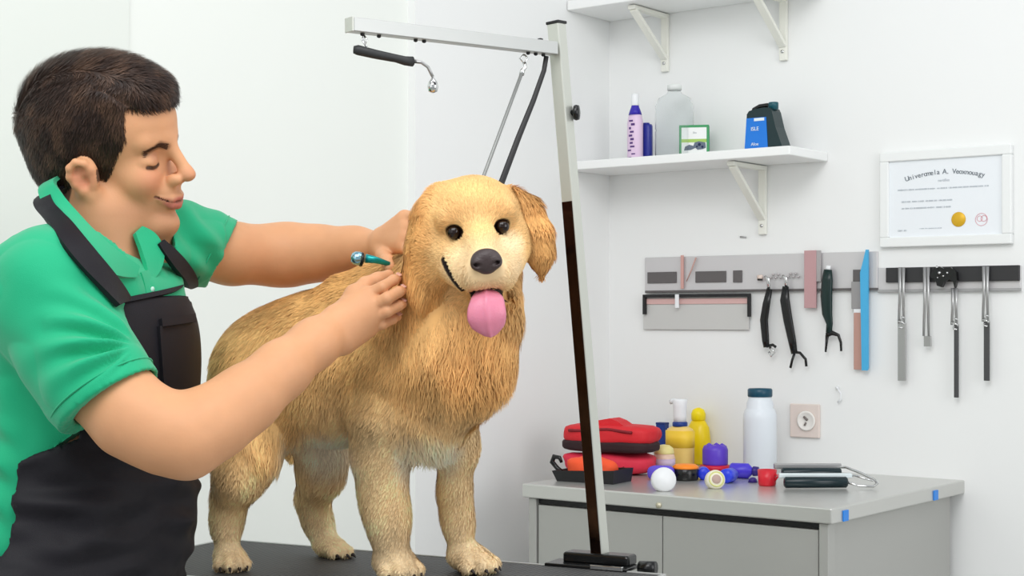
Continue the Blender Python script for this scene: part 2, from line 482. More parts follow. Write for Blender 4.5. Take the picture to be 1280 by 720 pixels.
MB().box(wp(p5, -2 * u5, 40.5 * u5, th / 2 + .002), (14 * u5, .001, 3.6 * u5), RW).build('print', MP, r)

# ================================================================ framed certificate
c0 = ws(1100, 190, .012); c1 = ws(1268, 305, .012)
s0, s1 = ws(1100, 250, .012)[0], ws(1265, 245, .012)[0]
ztop = (ws(1100, 190, .012)[1] + ws(1265, 181, .012)[1]) / 2; zbot = (ws(1100, 309, .012)[1] + ws(1265, 305, .012)[1]) / 2
sc_, zc_ = (s0 + s1) / 2, (ztop + zbot) / 2; cw, chh = s1 - s0, ztop - zbot
r = empty('framed_certificate', W(sc_, zc_, .008), 'white framed certificate with a gold seal hanging on the shelf wall', 'certificate')
fb = .022
fr = MB()
for (a, b, w_, h_) in ((0, chh / 2 - fb / 2, cw, fb), (0, -chh / 2 + fb / 2, cw, fb), (-cw / 2 + fb / 2, 0, fb, chh - 2 * fb), (cw / 2 - fb / 2, 0, fb, chh - 2 * fb)):
    fr.box(W(sc_ + a, zc_ + b, .0085), (w_, .015, h_), RW, bev=.003)
fr.build('picture_frame', mat('white_frame', rgb(236, 238, 237), .35), r)
MB().box(W(sc_, zc_, .0055), (cw - 2 * fb, .008, chh - 2 * fb), RW).build('paper', mat('certificate_paper', rgb(234, 238, 242), .6), r)
po = .0100
M_ink = mat('grey_ink', rgb(104, 112, 120), .6); M_ink2 = mat('pale_ink', rgb(196, 202, 208), .6)
msg = 'Univeromela A. Veoxnouagy'
Rr = .34; rot0 = .013
acx = sc_ - .000; acz = zc_ + chh * .235 - Rr
n_ = len(msg)
for i, chh_ in enumerate(msg):
    if chh_ == ' ': continue
    a = (i - (n_ - 1) / 2) * (.585 * cw / Rr / (n_ - 1)) + .0
    pnt = W(acx + Rr * math.sin(a), acz + Rr * math.cos(a) + .006, po)
    wall_text(chh_, pnt, .0155, M_ink, r, name='lettering', rot=-a)
wall_text('certifies', W(sc_ - .002, zc_ + chh * .175, po), .0085, M_ink2, r, name='lettering')
def rule(a0, a1, z, h_):
    mb = MB()
    n = int((a1 - a0) * 260)
    for k in range(n):
        if rr.random() < .16: continue
        x0 = a0 + (a1 - a0) * k / n; w_ = (a1 - a0) / n * cw * (.55 + .4 * rr.random()); hh_ = h_ * (.55 + .5 * rr.random())
        mb.box(W(sc_ + x0 * cw, zc_ + z * chh, po), (w_, .0006, hh_), RW)
    mb.build('lettering', M_ink2, r)
rule(-.36, .33, .095, .0036); rule(-.33, .06, -.03, .0040); rule(-.33, .05, -.10, .0040); rule(-.36, -.29, -.33, .004); rule(-.19, -.02, -.315, .0022)
RD = Matrix((un, Vector((0, 0, 1)), -nn)).transposed()
MB().lathe(W(sc_ + .105 * cw, zc_ - .235 * chh, po - .0005), [(.0005, 0), (.0155, 0), (.0165, .0007), (.0155, .0016), (.0005, .0017)], 36, R=RD).build('gold_seal', mat('gold_foil', rgb(218, 172, 36), .4, metal=.2), r)
mb = MB()
for q in range(3):
    cc = W(sc_ + (.275 + (.018 if q == 1 else -.012 if q == 2 else 0)) * cw, zc_ - (.245 - .01 * (q > 0)) * chh, po)
    rad_ = (.0135, .0065, .006)[q]
    pts = [cc + un * rad_ * math.cos(t) + Vector((0, 0, rad_ * math.sin(t))) for t in np.linspace(0, 2 * math.pi, 26)]
    mb.tube(pts, .0005, 6)
mb.build('red_stamp', mat('red_stamp_ink', rgb(222, 150, 160), .6), r)

# ================================================================ tool rails
M_mag = mat('magnet_dark', rgb(96, 92, 92), .45)
M_rail = mat('rail_plate', rgb(205, 203, 204), .38, metal=.25)
def rail(px0, px1, pyT, pyB, name, label, out=.006):
    a = ws(px0, (pyT + pyB) / 2, out); b = ws(px1, (pyT + pyB) / 2, out)
    pm = (px0 + px1) / 2
    zt, zb_ = ws(pm, pyT, out)[1], ws(pm, pyB, out)[1]
    r = empty(name, W((a[0] + b[0]) / 2, (zt + zb_) / 2, out), label, 'tool rail', 'tool rails on the wall')
    MB().box(W((a[0] + b[0]) / 2, (zt + zb_) / 2, out / 2 + .0005), (b[0] - a[0], out, zt - zb_), RW, bev=.002).build('rail_plate', M_rail, r)
    return r
def patch(px0, px1, py0, py1, out, th, m, name, parent, bev=.001, mb=None):
    """a block standing on the shelf wall, out..out+th from it, whose front covers the given rows and columns"""
    o2 = out + th
    a = ws(px0, (py0 + py1) / 2, o2)[0]; b = ws(px1, (py0 + py1) / 2, o2)[0]; pm = (px0 + px1) / 2
    zt, zb_ = ws(pm, py0, o2)[1], ws(pm, py1, o2)[1]
    q = (mb or MB()).box(W((a + b) / 2, (zt + zb_) / 2, out + th / 2), (b - a, th, zt - zb_), RW, bev=bev)
    return q if mb is not None else q.build(name, m, parent)
r1 = rail(806, 1097, 318, 364, 'magnetic_rail', 'wide brushed grey tool rail under the lower shelf with dark magnets')
for a, b, c, d in ((809, 845, 340, 354), (869, 907, 339, 353), (916, 927, 338, 353), (1066, 1078, 337, 352)):
    patch(a, b, c, d, .0062, .004, M_mag, 'magnet', r1)
patch(806, 1097, 361.5, 364.5, .0062, .004, M_mag, 'lower_lip', r1)
M_rose = mat('rose_brown_edge', rgb(196, 158, 150), .5)
r2 = rail(1097, 1276, 333, 364, 'magnetic_rail', 'grey tool rail with one long black magnet bar below the certificate')
patch(1107, 1274, 333, 352, .0062, .008, mat('black_bar', rgb(46, 46, 48), .4), 'magnet_bar', r2, bev=.002)
patch(1097, 1276, 361, 364.5, .0062, .004, mat('rail_lip', rgb(160, 160, 160), .4), 'lower_lip', r2)

# two little rosewood combs crossing the first rail
r = empty('grooming_comb', W(*ws(852, 335, .012), .012), 'narrow rose coloured comb fixed between the two long magnets', 'comb')
patch(850.5, 854, 319, 361, .0105, .004, mat('rose_plastic', rgb(206, 160, 152), .5), 'comb_spine', r)
mb = MB(); a = W(*ws(858, 352, .014), .014); b = W(*ws(870, 322, .014), .014)
mb.tube([a, (a + b) / 2 + un * .001, b], [.0012, .002, .0022], 8); mb.build('comb_pick', M_rose, r)
# squeegee: black bar with downturned ends holding a grey sheet
r = empty('wide_squeegee', W(*ws(870, 390, .012), .012), 'wide grey blade hanging below the rail from a black bar with downturned ends', 'comb')  # a squeegee, not a comb
patch(804, 936, 369, 412, .004, .004, mat('grey_sheet', rgb(200, 200, 197), .4), 'blade', r)
patch(806, 934, 373, 380, .0085, .002, mat('pink_strip', rgb(214, 176, 172), .5), 'strip', r)
mb = MB(); patch(803, 937, 367.5, 371.5, .009, .009, None, '', None, mb=mb); patch(803, 806.3, 370, 393, .009, .009, None, '', None, mb=mb); patch(933.8, 937, 370, 396, .009, .009, None, '', None, mb=mb)
mb.build('bar', M_dark, r)
patch(843.5, 848, 368, 385, .018, .004, M_wplast, 'clip', r)

# tools: helper for a limb made of wall pixels
def wt(pts, radii, m, name, parent, out=.02, seg=12, flat=None):
    P3 = [W(*ws(a, b, out), out) for a, b in pts]
    d = P3[0].y / F
    rd = [q * d for q in radii] if hasattr(radii, '__len__') else radii * d
    return MB().tube(P3, rd, seg, flat=flat or (nn, .5)).build(name, m, parent)
for k, (hx, hy, body, prong, lab) in enumerate((
    (961, 355, [(962, 361), (958, 380), (955, 400), (957, 425), (958, 434)], [[(958, 433), (966, 431), (970, 434)], [(962, 434), (968, 441), (964, 445), (961, 440)]], 'short black handled grooming knife hanging leftmost below the rail'),
    (983, 354, [(982, 358), (981, 375), (985, 400), (990, 425), (993, 442)], [[(992, 440), (1000, 441), (1007, 449), (1008, 458)], [(993, 442), (990, 451), (988, 460)]], 'long black shears with a hooked finger rest hanging beside the short knife'))):
    r = empty('grooming_knife', W(*ws(hx, hy, .02), .02), lab, 'grooming tool')
    wt(body, [4.2, 6.6, 6.4, 5.6, 4.4] if k else [4, 5.2, 5.6, 5, 4], M_blackg, 'handle', r)
    wt([(hx, hy + 6), (hx - 1, hy - 6), (hx - 5, hy - 10)], [2, 2.4, 1.4], M_chrome, 'hook', r)
    for j, pr in enumerate(prong):
        mm = M_chrome if (k == 0 and j == 1) else M_blackg
        wt(pr, 1.8, mm, 'finger_rest', r, seg=8)
    # row of studs holding it to the rail
    for q in range(5):
        c = W(*ws(hx + 2 + q * 3.2, hy - 8 - (q % 2) * 4, .0125), .0125)
        MB().lathe(c, [(.001, -.003), (.0035, -.001), (.0035, .001), (.001, .003)], 10).build('stud', mat('pale_metal', rgb(190, 186, 186), .35, metal=.5), r)
# small cream knob on the rail
r = empty('wall_peg', W(*ws(950, 346, .012), .012), 'small cream knob on the rail above the short knife', 'peg')
wt([(947, 347), (953, 347)], 3.4, mat('cream_plastic', rgb(228, 208, 196), .4), 'knob_head', r, out=.0135)
wt([(947, 349.5), (953, 349.5)], 1.2, M_dark, 'slot', r, out=.017)
# dusty pink comb
r = empty('flat_comb', W(*ws(1012, 350, .012), .012), 'dusty pink flat comb standing upright on the rail between the shears and the green tool', 'comb')
patch(1005, 1020, 313, 385, .0105, .005, mat('dusty_pink', rgb(190, 150, 152), .45), 'comb_plate', r)
patch(1017.5, 1026, 313, 352, .0105, .003, mat('grey_comb', rgb(168, 164, 164), .45), 'comb_teeth', r)
# dark green handled tool
r = empty('grooming_rake', W(*ws(1036, 370, .02), .02), 'dark green handled rake with two curved prongs hanging beside the pink comb', 'grooming tool')
wt([(1035, 337), (1034, 350), (1033, 370), (1034, 392), (1037, 405), (1036, 416)], [5.5, 7.6, 8, 7, 4.4, 4.2], mat('dark_green_rubber', rgb(8, 38, 36), .3), 'handle', r)
wt([(1035, 338), (1035.5, 332)], [3.5, 3.2], M_wplast, 'cap', r)
wt([(1033, 419), (1040, 416), (1048, 419), (1051, 428), (1051.5, 439)], [3, 3.2, 2.2, 1.7, 1.5], M_blackg, 'prong', r, seg=8)
wt([(1034, 419), (1033, 430), (1032, 440)], [2.6, 1.8, 1.4], M_blackg, 'prong', r, seg=8)
# blue comb and the rusty file beside it
r = empty('long_comb', W(*ws(1080, 390, .012), .012), 'tall bright blue comb hanging at the end of the wide rail', 'comb')
a = [(1075, 341), (1079, 325), (1082, 312), (1085, 312), (1085, 460), (1084, 463), (1077, 463), (1076, 400)]
MB().prism([W(*ws(x, y, .02), .02) for x, y in a], nn * .006).build('comb_plate', mat('sky_blue_plastic', rgb(72, 172, 220), .35), r)
r = empty('flat_file', W(*ws(1070, 420, .012), .012), 'rust brown file with a grey upper half hanging close to the blue comb', 'file')
patch(1067, 1077.5, 391, 462, .0085, .005, mat('rust_brown', rgb(188, 146, 134), .5), 'file_blade', r)
patch(1064, 1077.5, 352, 386, .0085, .005, mat('file_grey', rgb(150, 148, 148), .45), 'file_handle', r)
patch(1067, 1076, 386, 391, .0085, .004, M_wplast, 'collar', r)

# hanging shears and combs on the second rail
M_tool = mat('tool_steel', rgb(172, 172, 172), .3, metal=.7)
M_toold = mat('tool_dark', rgb(84, 84, 86), .4, metal=.5)
def hanger(x0, yT, x1, yJ, yB, w, m, name, label, twist=True, jw=5):
    r = empty(name, W(*ws(x0, (yT + yB) / 2, .02), .02), label, 'grooming tool')
    o = .0215
    mb = MB()
    a = W(*ws(x0 - 2.2, yT, o), o); b = W(*ws(x0 - 3.5, yJ, o), o); c = W(*ws(x0 + 2.2, yT, o), o); d = W(*ws(x0 + 3, yJ, o), o)
    sc = a.y / F
    mb.tube([a, (a + b) / 2 + un * .001, b], [2.4 * sc, 2 * sc, 1.6 * sc], 8, flat=(nn, .5)); mb.tube([c, (c + d) / 2 - un * .001, d], [2.4 * sc, 2 * sc, 1.6 * sc], 8, flat=(nn, .5))
    mb.build('shank', M_tool, r)
    if twist:
        pts = [W(*ws(x0 + (x1 - x0) * k / 10 + 4 * math.sin(k * 1.3), yJ - 8 + 14 * k / 10, o), o + .002 * math.cos(k * 1.3)) for k in range(11)]
        MB().tube(pts, 1.2 * sc, 8).build('spring', M_chrome, r)
    patch(x1 - w / 2, x1 + w / 2, yJ, yB, .017, .005, m, 'blade', r)
    return r
hanger(1127, 334, 1127, 404, 476, 10, M_tool, 'hanging_comb', 'wide steel comb hanging leftmost on the black magnet bar')
hanger(1158, 334, 1159, 420, 433, 9, M_tool, 'hanging_shears', 'short steel shears hanging between the wide comb and the black clamp', twist=False)
hanger(1193, 360, 1195, 406, 497, 5.5, M_toold, 'hanging_file', 'longest thin dark file hanging below the black clamp')
hanger(1232, 333, 1233, 402, 476, 7, M_toold, 'hanging_file', 'dark narrow file hanging rightmost on the black magnet bar')
r = empty('spring_clamp', W(*ws(1180, 346, .02), .02), 'black spring clamp with white specks gripping the magnet bar', 'clamp')
cl = [(1163, 341), (1168, 335), (1174, 333), (1180, 336), (1188, 334), (1195, 340), (1196, 350), (1193, 360), (1191, 352), (1186, 349), (1180, 352), (1177, 359), (1171, 357), (1169, 349), (1163, 347)]
MB().prism([W(*ws(x, y, .028), .028) for x, y in cl], nn * .012).build('clamp_body', M_blackg, r)
mb = MB()
for x, y, q in ((1171, 334, 2.4), (1174, 341, 3.6), (1179, 345, 2.2), (1184, 341, 2.6), (1172, 347, 1.6)):
    c = W(*ws(x, y, .029), .029); mb.lathe(c, [(.0008, -.002), (q * c.y / F * .8, 0), (.0008, .002)], 10, R=RD)
mb.build('jaw_pin', M_chrome, r)

# power outlet, small hook
r = empty('power_outlet', W(*ws(1006, 526, .01), .01), 'square beige power outlet on the wall behind the cabinet', 'outlet')
patch(987, 1024, 505, 547, .0005, .008, mat('beige_plate', rgb(226, 212, 204), .4), 'cover_plate', r, bev=.003)
c = W(*ws(1008, 526, .0095), .0095); q = c.y / F
MB().lathe(c, [(.001, 0), (11 * q, 0), (12.5 * q, .001), (12.5 * q, .003), (10.5 * q, .0035), (9 * q, .001), (.001, .001)], 28, R=RD).build('socket', mat('cream_socket', rgb(240, 236, 230), .35), r)
mb = MB()
mb.tube([c + un * -3 * q + Vector((0, 0, 5 * q)) - nn * .002, c + un * 2 * q - nn * .003 + Vector((0, 0, 1 * q))], 1.6 * q, 8); mb.tube([c + un * 0 * q + Vector((0, 0, -2 * q)) - nn * .002, c + un * -2 * q - nn * .003 + Vector((0, 0, -6 * q))], 1.2 * q, 8)
mb.build('pin', mat('slot_grey', rgb(120, 112, 108), .4), r)
r = empty('wall_hook', W(*ws(1049, 497, .01), .01), 'tiny white hook on the wall above and beside the outlet', 'hook')
wt([(1045, 486), (1048, 484)], 2.0, M_wplast, 'hook_plate', r, out=.004)
wt([(1047, 486), (1051, 492), (1051, 499), (1047, 503)], 1.2, M_wplast, 'hook_arm', r, out=.008)
wt([(925, 296), (933, 296.5)], 1.0, M_tool, 'x', r, out=.003).name = 'screw'

# ================================================================ steel cabinet
FLp = U(652, 606, t_); FLp.z = 0
ZC = .90; LW = .2162 * t_; DW = .195 * t_
def CB(a, b, z): p = FLp + un * a + nn * b; return Vector((p.x, p.y, z))
r = empty('steel_cabinet', CB(LW / 2, DW / 2, 0), 'two door grey steel cabinet with a brushed steel top in the corner', 'cabinet')
tht = .030
MB().box(CB(LW / 2, DW / 2, ZC - tht / 2), (LW, DW, tht), RW, bev=.004).build('worktop', M_steel, r)
bz = .06; bt = ZC - tht - .001; ins = .012
mb = MB()
mb.box(CB(LW / 2 - .004, DW / 2 - .005, (bz + bt) / 2), (LW - 2 * ins - .008, DW - .075, bt - bz), RW)
mb.build('carcass', M_steelb, r)
for a in (ins + .010, LW - ins - .010):
    MB().box(CB(a, .024, (bz + bt) / 2), (.020, .030, bt - bz), RW, bev=.002).build('stile', M_steelb, r)
MB().box(CB(LW / 2, .0265, bt - .006), (LW - 2 * ins - .040, .012, .012), RW).build('gap_shade_strip', M_dark, r)  # dark strip standing in for the shade in the gap under the worktop
MB().box(CB(LW - ins - .0225, .0265, (bz + bt) / 2), (.006, .012, bt - bz - .004), RW).build('gap_shade_strip', M_dark, r)  # same for the shade between right door and stile
split = ins + .022 + (LW - 2 * ins - .044) * .475
for a0, a1, hx in ((ins + .023, split - .001, split - .03), (split + .001, LW - ins - .023, split + .03)):
    dd = MB().box(CB((a0 + a1) / 2, .022, (bz + bt) / 2 - .006), (a1 - a0, .018, bt - bz - .016), RW, bev=.002).build('door', M_steelb, r)
    hb = MB(); hb.tube([CB(hx, .013, .60), CB(hx, -.012, .60), CB(hx, -.012, .48), CB(hx, .013, .48)], .0045, 10); hb.build('handle', M_chrome, dd)
MB().lathe(CB(split + .0, .0, ZC - tht * .72), [(.0005, -.002), (.006, -.001), (.006, .003), (.0005, .005)], 16, R=RD).build('lock', mat('brassy_lock', rgb(206, 200, 176), .3, metal=.6), r)
mb = MB()
MB().box(CB(LW / 2, DW / 2 + .01, .035), (LW - .06, DW - .10, .05), RW).build('plinth', M_dark, r)
M_bl = mat('blue_tab', rgb(36, 132, 226), .4)
for a, b in ((.0, .055), (.0, .49)):
    MB().box(CB(LW + .0015, b, ZC - tht * .62), (.003, .022, .021), RW, bev=.001).build('corner_tab', M_bl, r)

# ---- things on the cabinet
def top(px, py):
    """where the sight line through a pixel meets the worktop"""
    d = (H - ZC) * F / (py - HY); return U(px, py, d)
def upx(p): return p.y / F
Rz = lambda a: Matrix((un * math.cos(a) + nn * math.sin(a), -un * math.sin(a) + nn * math.cos(a), Vector((0, 0, 1)))).transposed()
RC = Matrix(((1, 0, 0), (0, 1, 0), (0, 0, 1)))
M_red = mat('red_nylon', rgb(214, 34, 44), .6, bump=.3, bscale=120); M_reddk = mat('dark_mesh', rgb(46, 22, 26), .7); M_rose2 = mat('rose_red_cloth', rgb(224, 48, 74), .65, bump=.3, bscale=60)
# red pouch below: lumpy folded cloth
def lump(c, size, R, seed, amp, m, name, parent, k=.02, flat_bottom=True, res=(34, 16), sup=3.2):
    rs = np.random.RandomState(seed); nu, nv = res; vs = []; fs = []
    for j in range(nv + 1):
        v = -math.pi / 2 + math.pi * j / nv
        for i in range(nu):
            a = 2 * math.pi * i / nu
            q = (abs(math.cos(a)) ** sup + abs(math.sin(a)) ** sup) ** (-1 / sup)
            qv = (abs(math.cos(v)) ** sup + abs(math.sin(v)) ** sup) ** (-1 / sup)
            p = np.array([math.cos(a) * q * math.cos(v) * qv * size[0] / 2, math.sin(a) * q * math.cos(v) * qv * size[1] / 2, math.sin(v) * qv * size[2] / 2])
            vs.append(p)
    V = np.array(vs); n = noise3(V + seed * 3.1, 22) - .5 + .5 * (noise3(V + seed, 55) - .5)
    V = V * (1 + amp * n[:, None]); V[:, 2] = np.maximum(V[:, 2], -size[2] / 2)
    c = Vector(c); out = [c + R @ Vector(v) for v in V]
    for j in range(nv):
        for i in range(nu):
            a = j * nu + i; b = j * nu + (i + 1) % nu; fs.append((a, b, b + nu, a + nu))
    return MB().add(out, fs, 0, True).build(name, m, parent)
pA = top(757, 592); uA = upx(pA)
rA = empty('red_pouch', pA, 'rose red cloth pouch lying flat under the red tool bag', 'pouch')
lump(pA + Vector((0, 0, 13.5 * uA)) + nn * .02, (108 * uA, .12, 27 * uA), Rz(.15), 4, .28, M_rose2, 'pouch_body', rA)
MB().tube([pA + un * 25 * uA - nn * .045 + Vector((0, 0, 12 * uA)), pA + un * 34 * uA - nn * .052 + Vector((0, 0, 8 * uA)), pA + un * 44 * uA - nn * .045 + Vector((0, 0, 12 * uA))], 1.4 * uA, 8).build('strap', mat('dark_red', rgb(130, 16, 30), .6), rA)
pB = pA + Vector((0, 0, 27 * uA)) + nn * .015
rB = empty('tool_bag', pB, 'bright red zipped tool bag with a dark mesh band lying on the rose pouch', 'bag')
rb_ = Rz(.12)
lump(pB + un * 2 * uA + Vector((0, 0, 22 * uA)), (122 * uA, .11, 26 * uA), rb_, 9, .10, M_red, 'bag_body', rB, sup=4.5)
lump(pB + un * 2 * uA + Vector((0, 0, 8.5 * uA)), (120 * uA, .108, 17 * uA), rb_, 19, .06, M_reddk, 'mesh_band', rB, sup=5)
zp = [pB + rb_ @ Vector((a * uA, -.054, (27 + 3 * math.exp(-((a - 12) / 20) ** 2)) * uA)) for a in np.linspace(-42, 46, 14)]
MB().tube(zp, 1.8 * uA, 8).build('piping', mat('dark_red', rgb(130, 16, 30), .6), rB)
fl = [(-20, 32), (-6, 40), (10, 43), (20, 40), (32, 33), (28, 30), (0, 29), (-16, 29)]
MB().prism([pB + rb_ @ Vector((a * uA, -.035, z * uA)) for a, z in fl], rb_ @ Vector((0, .05, 0))).build('top_flap', M_red, rB)
# black tray with an orange cloth
pT = top(722, 603); uT = upx(pT)
rT = empty('black_tray', pT, 'black open tool tray with an upturned handle at the left end of the cabinet', 'tray')
Ct = Rz(.1)
def tp(a, b, z): return pT + Ct @ Vector((a * uT, b, z * uT))
mb = MB(); L0, L1, Wd = -36, 52, .085
o0 = [tp(L0 + 6, 0, 0), tp(L1 - 2, 0, 0), tp(L1 - 2, Wd, 0), tp(L0 + 6, Wd, 0)]; o1 = [tp(L0, -.004, 13), tp(L1, -.004, 17), tp(L1, Wd + .004, 17), tp(L0, Wd + .004, 13)]
i0 = [tp(L0 + 8, .004, 2), tp(L1 - 4, .004, 2), tp(L1 - 4, Wd - .004, 2), tp(L0 + 8, Wd - .004, 2)]; i1 = [tp(L0 + 2, 0, 13), tp(L1 - 2, 0, 17), tp(L1 - 2, Wd, 17), tp(L0 + 2, Wd, 13)]
vs = o0 + o1 + i1 + i0; fs = [(3, 2, 1, 0), (12, 13, 14, 15)]
for lv in (0, 4, 8):
    for k in range(4): fs.append((lv + k, lv + (k + 1) % 4, lv + 4 + (k + 1) % 4, lv + 4 + k))
mb.add(vs, fs); mb.build('tray_body', M_dark, rT)
MB().tube([tp(-30, .03, 8), tp(-40, .03, 15), tp(-47, .03, 22), tp(-44, .03, 29), tp(-36, .03, 28), tp(-33, .03, 22)], [3 * uT, 3 * uT, 3.4 * uT, 3.4 * uT, 2.8 * uT, 2 * uT], 10).build('handle', M_blackg, rT)
pO = tp(0, .045, 2)
rO = empty('folded_cloth', pO, 'bright orange folded cloth lying in the black tray', 'cloth')
lump(tp(4, .045, 17), (62 * uT, .07, 29 * uT), Ct, 31, .4, mat('orange_cloth', rgb(246, 88, 44), .65, bump=.3, bscale=70), 'cloth_body', rO)
rO2 = MB(); 
# navy box
def bottle_at(px, py, name, label, cat, group=None):
    p = top(px, py); return p, upx(p), empty(name, p, label, cat, group)
p, u, r = bottle_at(828, 577, 'small_carton', 'upright navy blue carton behind the round cream jar', 'carton')
MB().box(p + Vector((0, 0, 24 * u)), (13 * u, .02, 48 * u), RW, bev=.0015).build('carton_box', mat('navy_card', rgb(12, 52, 132), .4), r)
MB().box(p + Vector((0, 0, 47.8 * u)), (13.6 * u, .021, 2.5 * u), RW, bev=.001).build('lid', mat('navy_card_lid', rgb(10, 40, 110), .4), r)
# yellow pump bottle
p, u, r = bottle_at(850, 585, 'pump_bottle', 'yellow labelled pump bottle with a tall white pump', 'bottle')
MB().lathe(p, [(.003, 0), (16 * u, 0), (18 * u, 2 * u), (18 * u, 42 * u), (16 * u, 49 * u), (8 * u, 53 * u)], 28, R=RW, sq=(1, .75), sup=2.6).build('bottle_body', mat('amber_soap', rgb(240, 206, 120), .35), r)
MB().lathe(p + Vector((0, 0, 26 * u)), [(18.3 * u, 0), (18.3 * u, 21 * u)], 28, R=RW, sq=(1, .76), sup=2.6).build('label', mat('yellow_label', rgb(246, 206, 60), .45), r)
MB().lathe(p + Vector((0, 0, 52 * u)), [(9 * u, 0), (9.5 * u, 1 * u), (9.5 * u, 5 * u), (8 * u, 6 * u)], 24, R=RW).build('collar', mat('navy_card', rgb(12, 52, 132), .4), r)
pm = MB().lathe(p + Vector((0, 0, 57 * u)), [(8 * u, 0), (8.4 * u, 8 * u), (8.8 * u, 20 * u), (9.4 * u, 27 * u), (8.4 * u, 29 * u), (.002, 29.5 * u)], 20, R=RW)
pm.tube([p + Vector((0, 0, 82 * u)), p - un * 10 * u + Vector((0, 0, 83.5 * u)), p - un * 14 * u + Vector((0, 0, 82 * u))], [4 * u, 3.6 * u, 3 * u], 10)
pm.build('pump', M_wplast, r)
MB().tube([p - nn * .0135 + un * 2 * u + Vector((0, 0, 8 * u)), p - nn * .0140 + un * 7 * u + Vector((0, 0, 14 * u)), p - nn * .0135 + un * 11 * u + Vector((0, 0, 7 * u))], 2.2 * u, 8).build('print', mat('magenta_print', rgb(170, 70, 130), .5), r)
# yellow bottle
p, u, r = bottle_at(873, 580, 'squeeze_bottle', 'bright yellow squeeze bottle with rounded yellow cap', 'bottle')
MB().lathe(p, [(.003, 0), (13 * u, 0), (15 * u, 2 * u), (16 * u, 30 * u), (14 * u, 46 * u), (9 * u, 54 * u), (6.5 * u, 55 * u)], 28, R=RW, sq=(1, .8)).build('bottle_body', mat('sun_yellow', rgb(250, 218, 20), .3), r)
MB().lathe(p + Vector((0, 0, 54 * u)), [(7.5 * u, 0), (9 * u, 2 * u), (9 * u, 9 * u), (7 * u, 14 * u), (2 * u, 16.5 * u)], 24, R=RW).build('cap', mat('deep_yellow', rgb(252, 226, 0), .35), r)
# round jar
p, u, r = bottle_at(830, 590, 'round_jar', 'round cream coloured jar in front of the navy carton', 'jar')
MB().lathe(p, [(.002, 0), (11 * u, 0), (13.5 * u, 3 * u), (14 * u, 18 * u), (12 * u, 24 * u)], 28).build('jar_body', mat('cream_jar', rgb(232, 200, 178), .3), r)
MB().lathe(p + Vector((0, 0, 23 * u)), [(12.6 * u, 0), (13 * u, 1 * u), (11.5 * u, 7 * u), (7 * u, 10.5 * u), (.001, 11.5 * u)], 28).build('lid', mat('pale_yellow_lid', rgb(236, 224, 150), .35), r)
MB().lathe(p + Vector((0, 0, 8 * u)), [(14.2 * u, 0), (14.2 * u, 9 * u)], 28).build('label', mat('lilac_label', rgb(206, 186, 210), .5), r)
# black tin with orange lid
p, u, r = bottle_at(857, 600, 'shallow_tin', 'small black tin with an orange lid between the white cap and the blue bottles', 'tin')
MB().lathe(p, [(.002, 0), (15 * u, 0), (16 * u, 1.5 * u), (16 * u, 14 * u), (15 * u, 15 * u)], 28).build('tin_body', M_blackg, r)
MB().lathe(p + Vector((0, 0, 14.6 * u)), [(16.3 * u, 0), (16.5 * u, 2 * u), (13 * u, 5 * u), (.002, 6 * u)], 28).build('lid', mat('orange_lid', rgb(250, 140, 30), .4), r)
# violet pad under the white cap
p, u, r = bottle_at(827, 600, 'violet_pad', 'violet folded pad lying behind the round white cap', 'pad')
lump(p + Vector((0, 0, 9 * u)), (34 * u, .03, 18 * u), Rz(.1), 7, .25, mat('violet_cloth', rgb(104, 84, 214), .6), 'pad_body', r)
# white cap lying towards us
def facing_disc(px, py, rad, th, name, label, cat, m, ring=None, inner=None):
    p = top(px, py + rad); u = upx(p)
    dirc = Vector((.12, -1, .22)).normalized(); sd = dirc.cross(Vector((0, 0, 1))).normalized(); R = Matrix((sd, dirc.cross(sd) * -1, dirc)).transposed()
    c = p + Vector((0, 0, rad * u * 1.0))
    r = empty(name, p, label, cat)
    MB().lathe(c - dirc * th * u, [(.001, 0), (rad * u * .93, 0), (rad * u, th * .25 * u), (rad * u, th * .75 * u), (rad * u * .9, th * u), (.001, th * 1.06 * u)], 32, R=R).build('disc_body', m, r)
    if ring: MB().lathe(c, [(rad * .55 * u, -.001), (rad * .72 * u, .0012), (rad * .8 * u, .001), (rad * .55 * u, -.001)], 28, R=R).build('ring', ring, r)
    if inner: MB().lathe(c + dirc * .0004, [(.001, 0), (rad * .5 * u, 0), (rad * .45 * u, .0012), (.001, .0016)], 24, R=R).build('centre', inner, r)
    return r
facing_disc(831, 599, 15.5, 16, 'white_cap', 'plain round white lid leaning towards the front edge of the cabinet', 'loose_cap', M_wplast)  # a loose cap, not a container
facing_disc(895.5, 599, 12.2, 16, 'tape_roll', 'small roll with cream rim and marbled centre beside the blue bottles', 'roll', mat('cream_roll', rgb(236, 232, 210), .4), mat('lime_ring', rgb(214, 216, 130), .4), mat('marbled', rgb(186, 160, 150), .5))
# violet jar with red foot
p, u, r = bottle_at(894, 587, 'violet_jar', 'violet scalloped jar standing on a red base', 'jar')
mb = MB(); prof = [(.002, 0), (15 * u, 0), (16 * u, 3 * u), (16 * u, 20 * u), (14 * u, 25 * u), (8 * u, 26 * u), (.002, 25 * u)]
mb.lathe(p + Vector((0, 0, 5 * u)), prof, 32)
mb.build('jar_body', mat('violet_jar', rgb(96, 64, 200), .35), r)
for a in range(5):
    g = p + Vector((math.cos(a * 1.257) * 8.5 * u, math.sin(a * 1.257) * 8.5 * u, 29 * u)); MB().lathe(g, [(.001, -5 * u), (5 * u, -2 * u), (5 * u, 1 * u), (.001, 4 * u)], 12).build('lid_lobe', MATS['violet_jar'], r)
MB().lathe(p, [(.002, 0), (18 * u, 0), (20 * u, 3 * u), (18 * u, 6 * u), (.002, 6.5 * u)], 32).build('base', mat('red_base', rgb(208, 24, 60), .35), r)
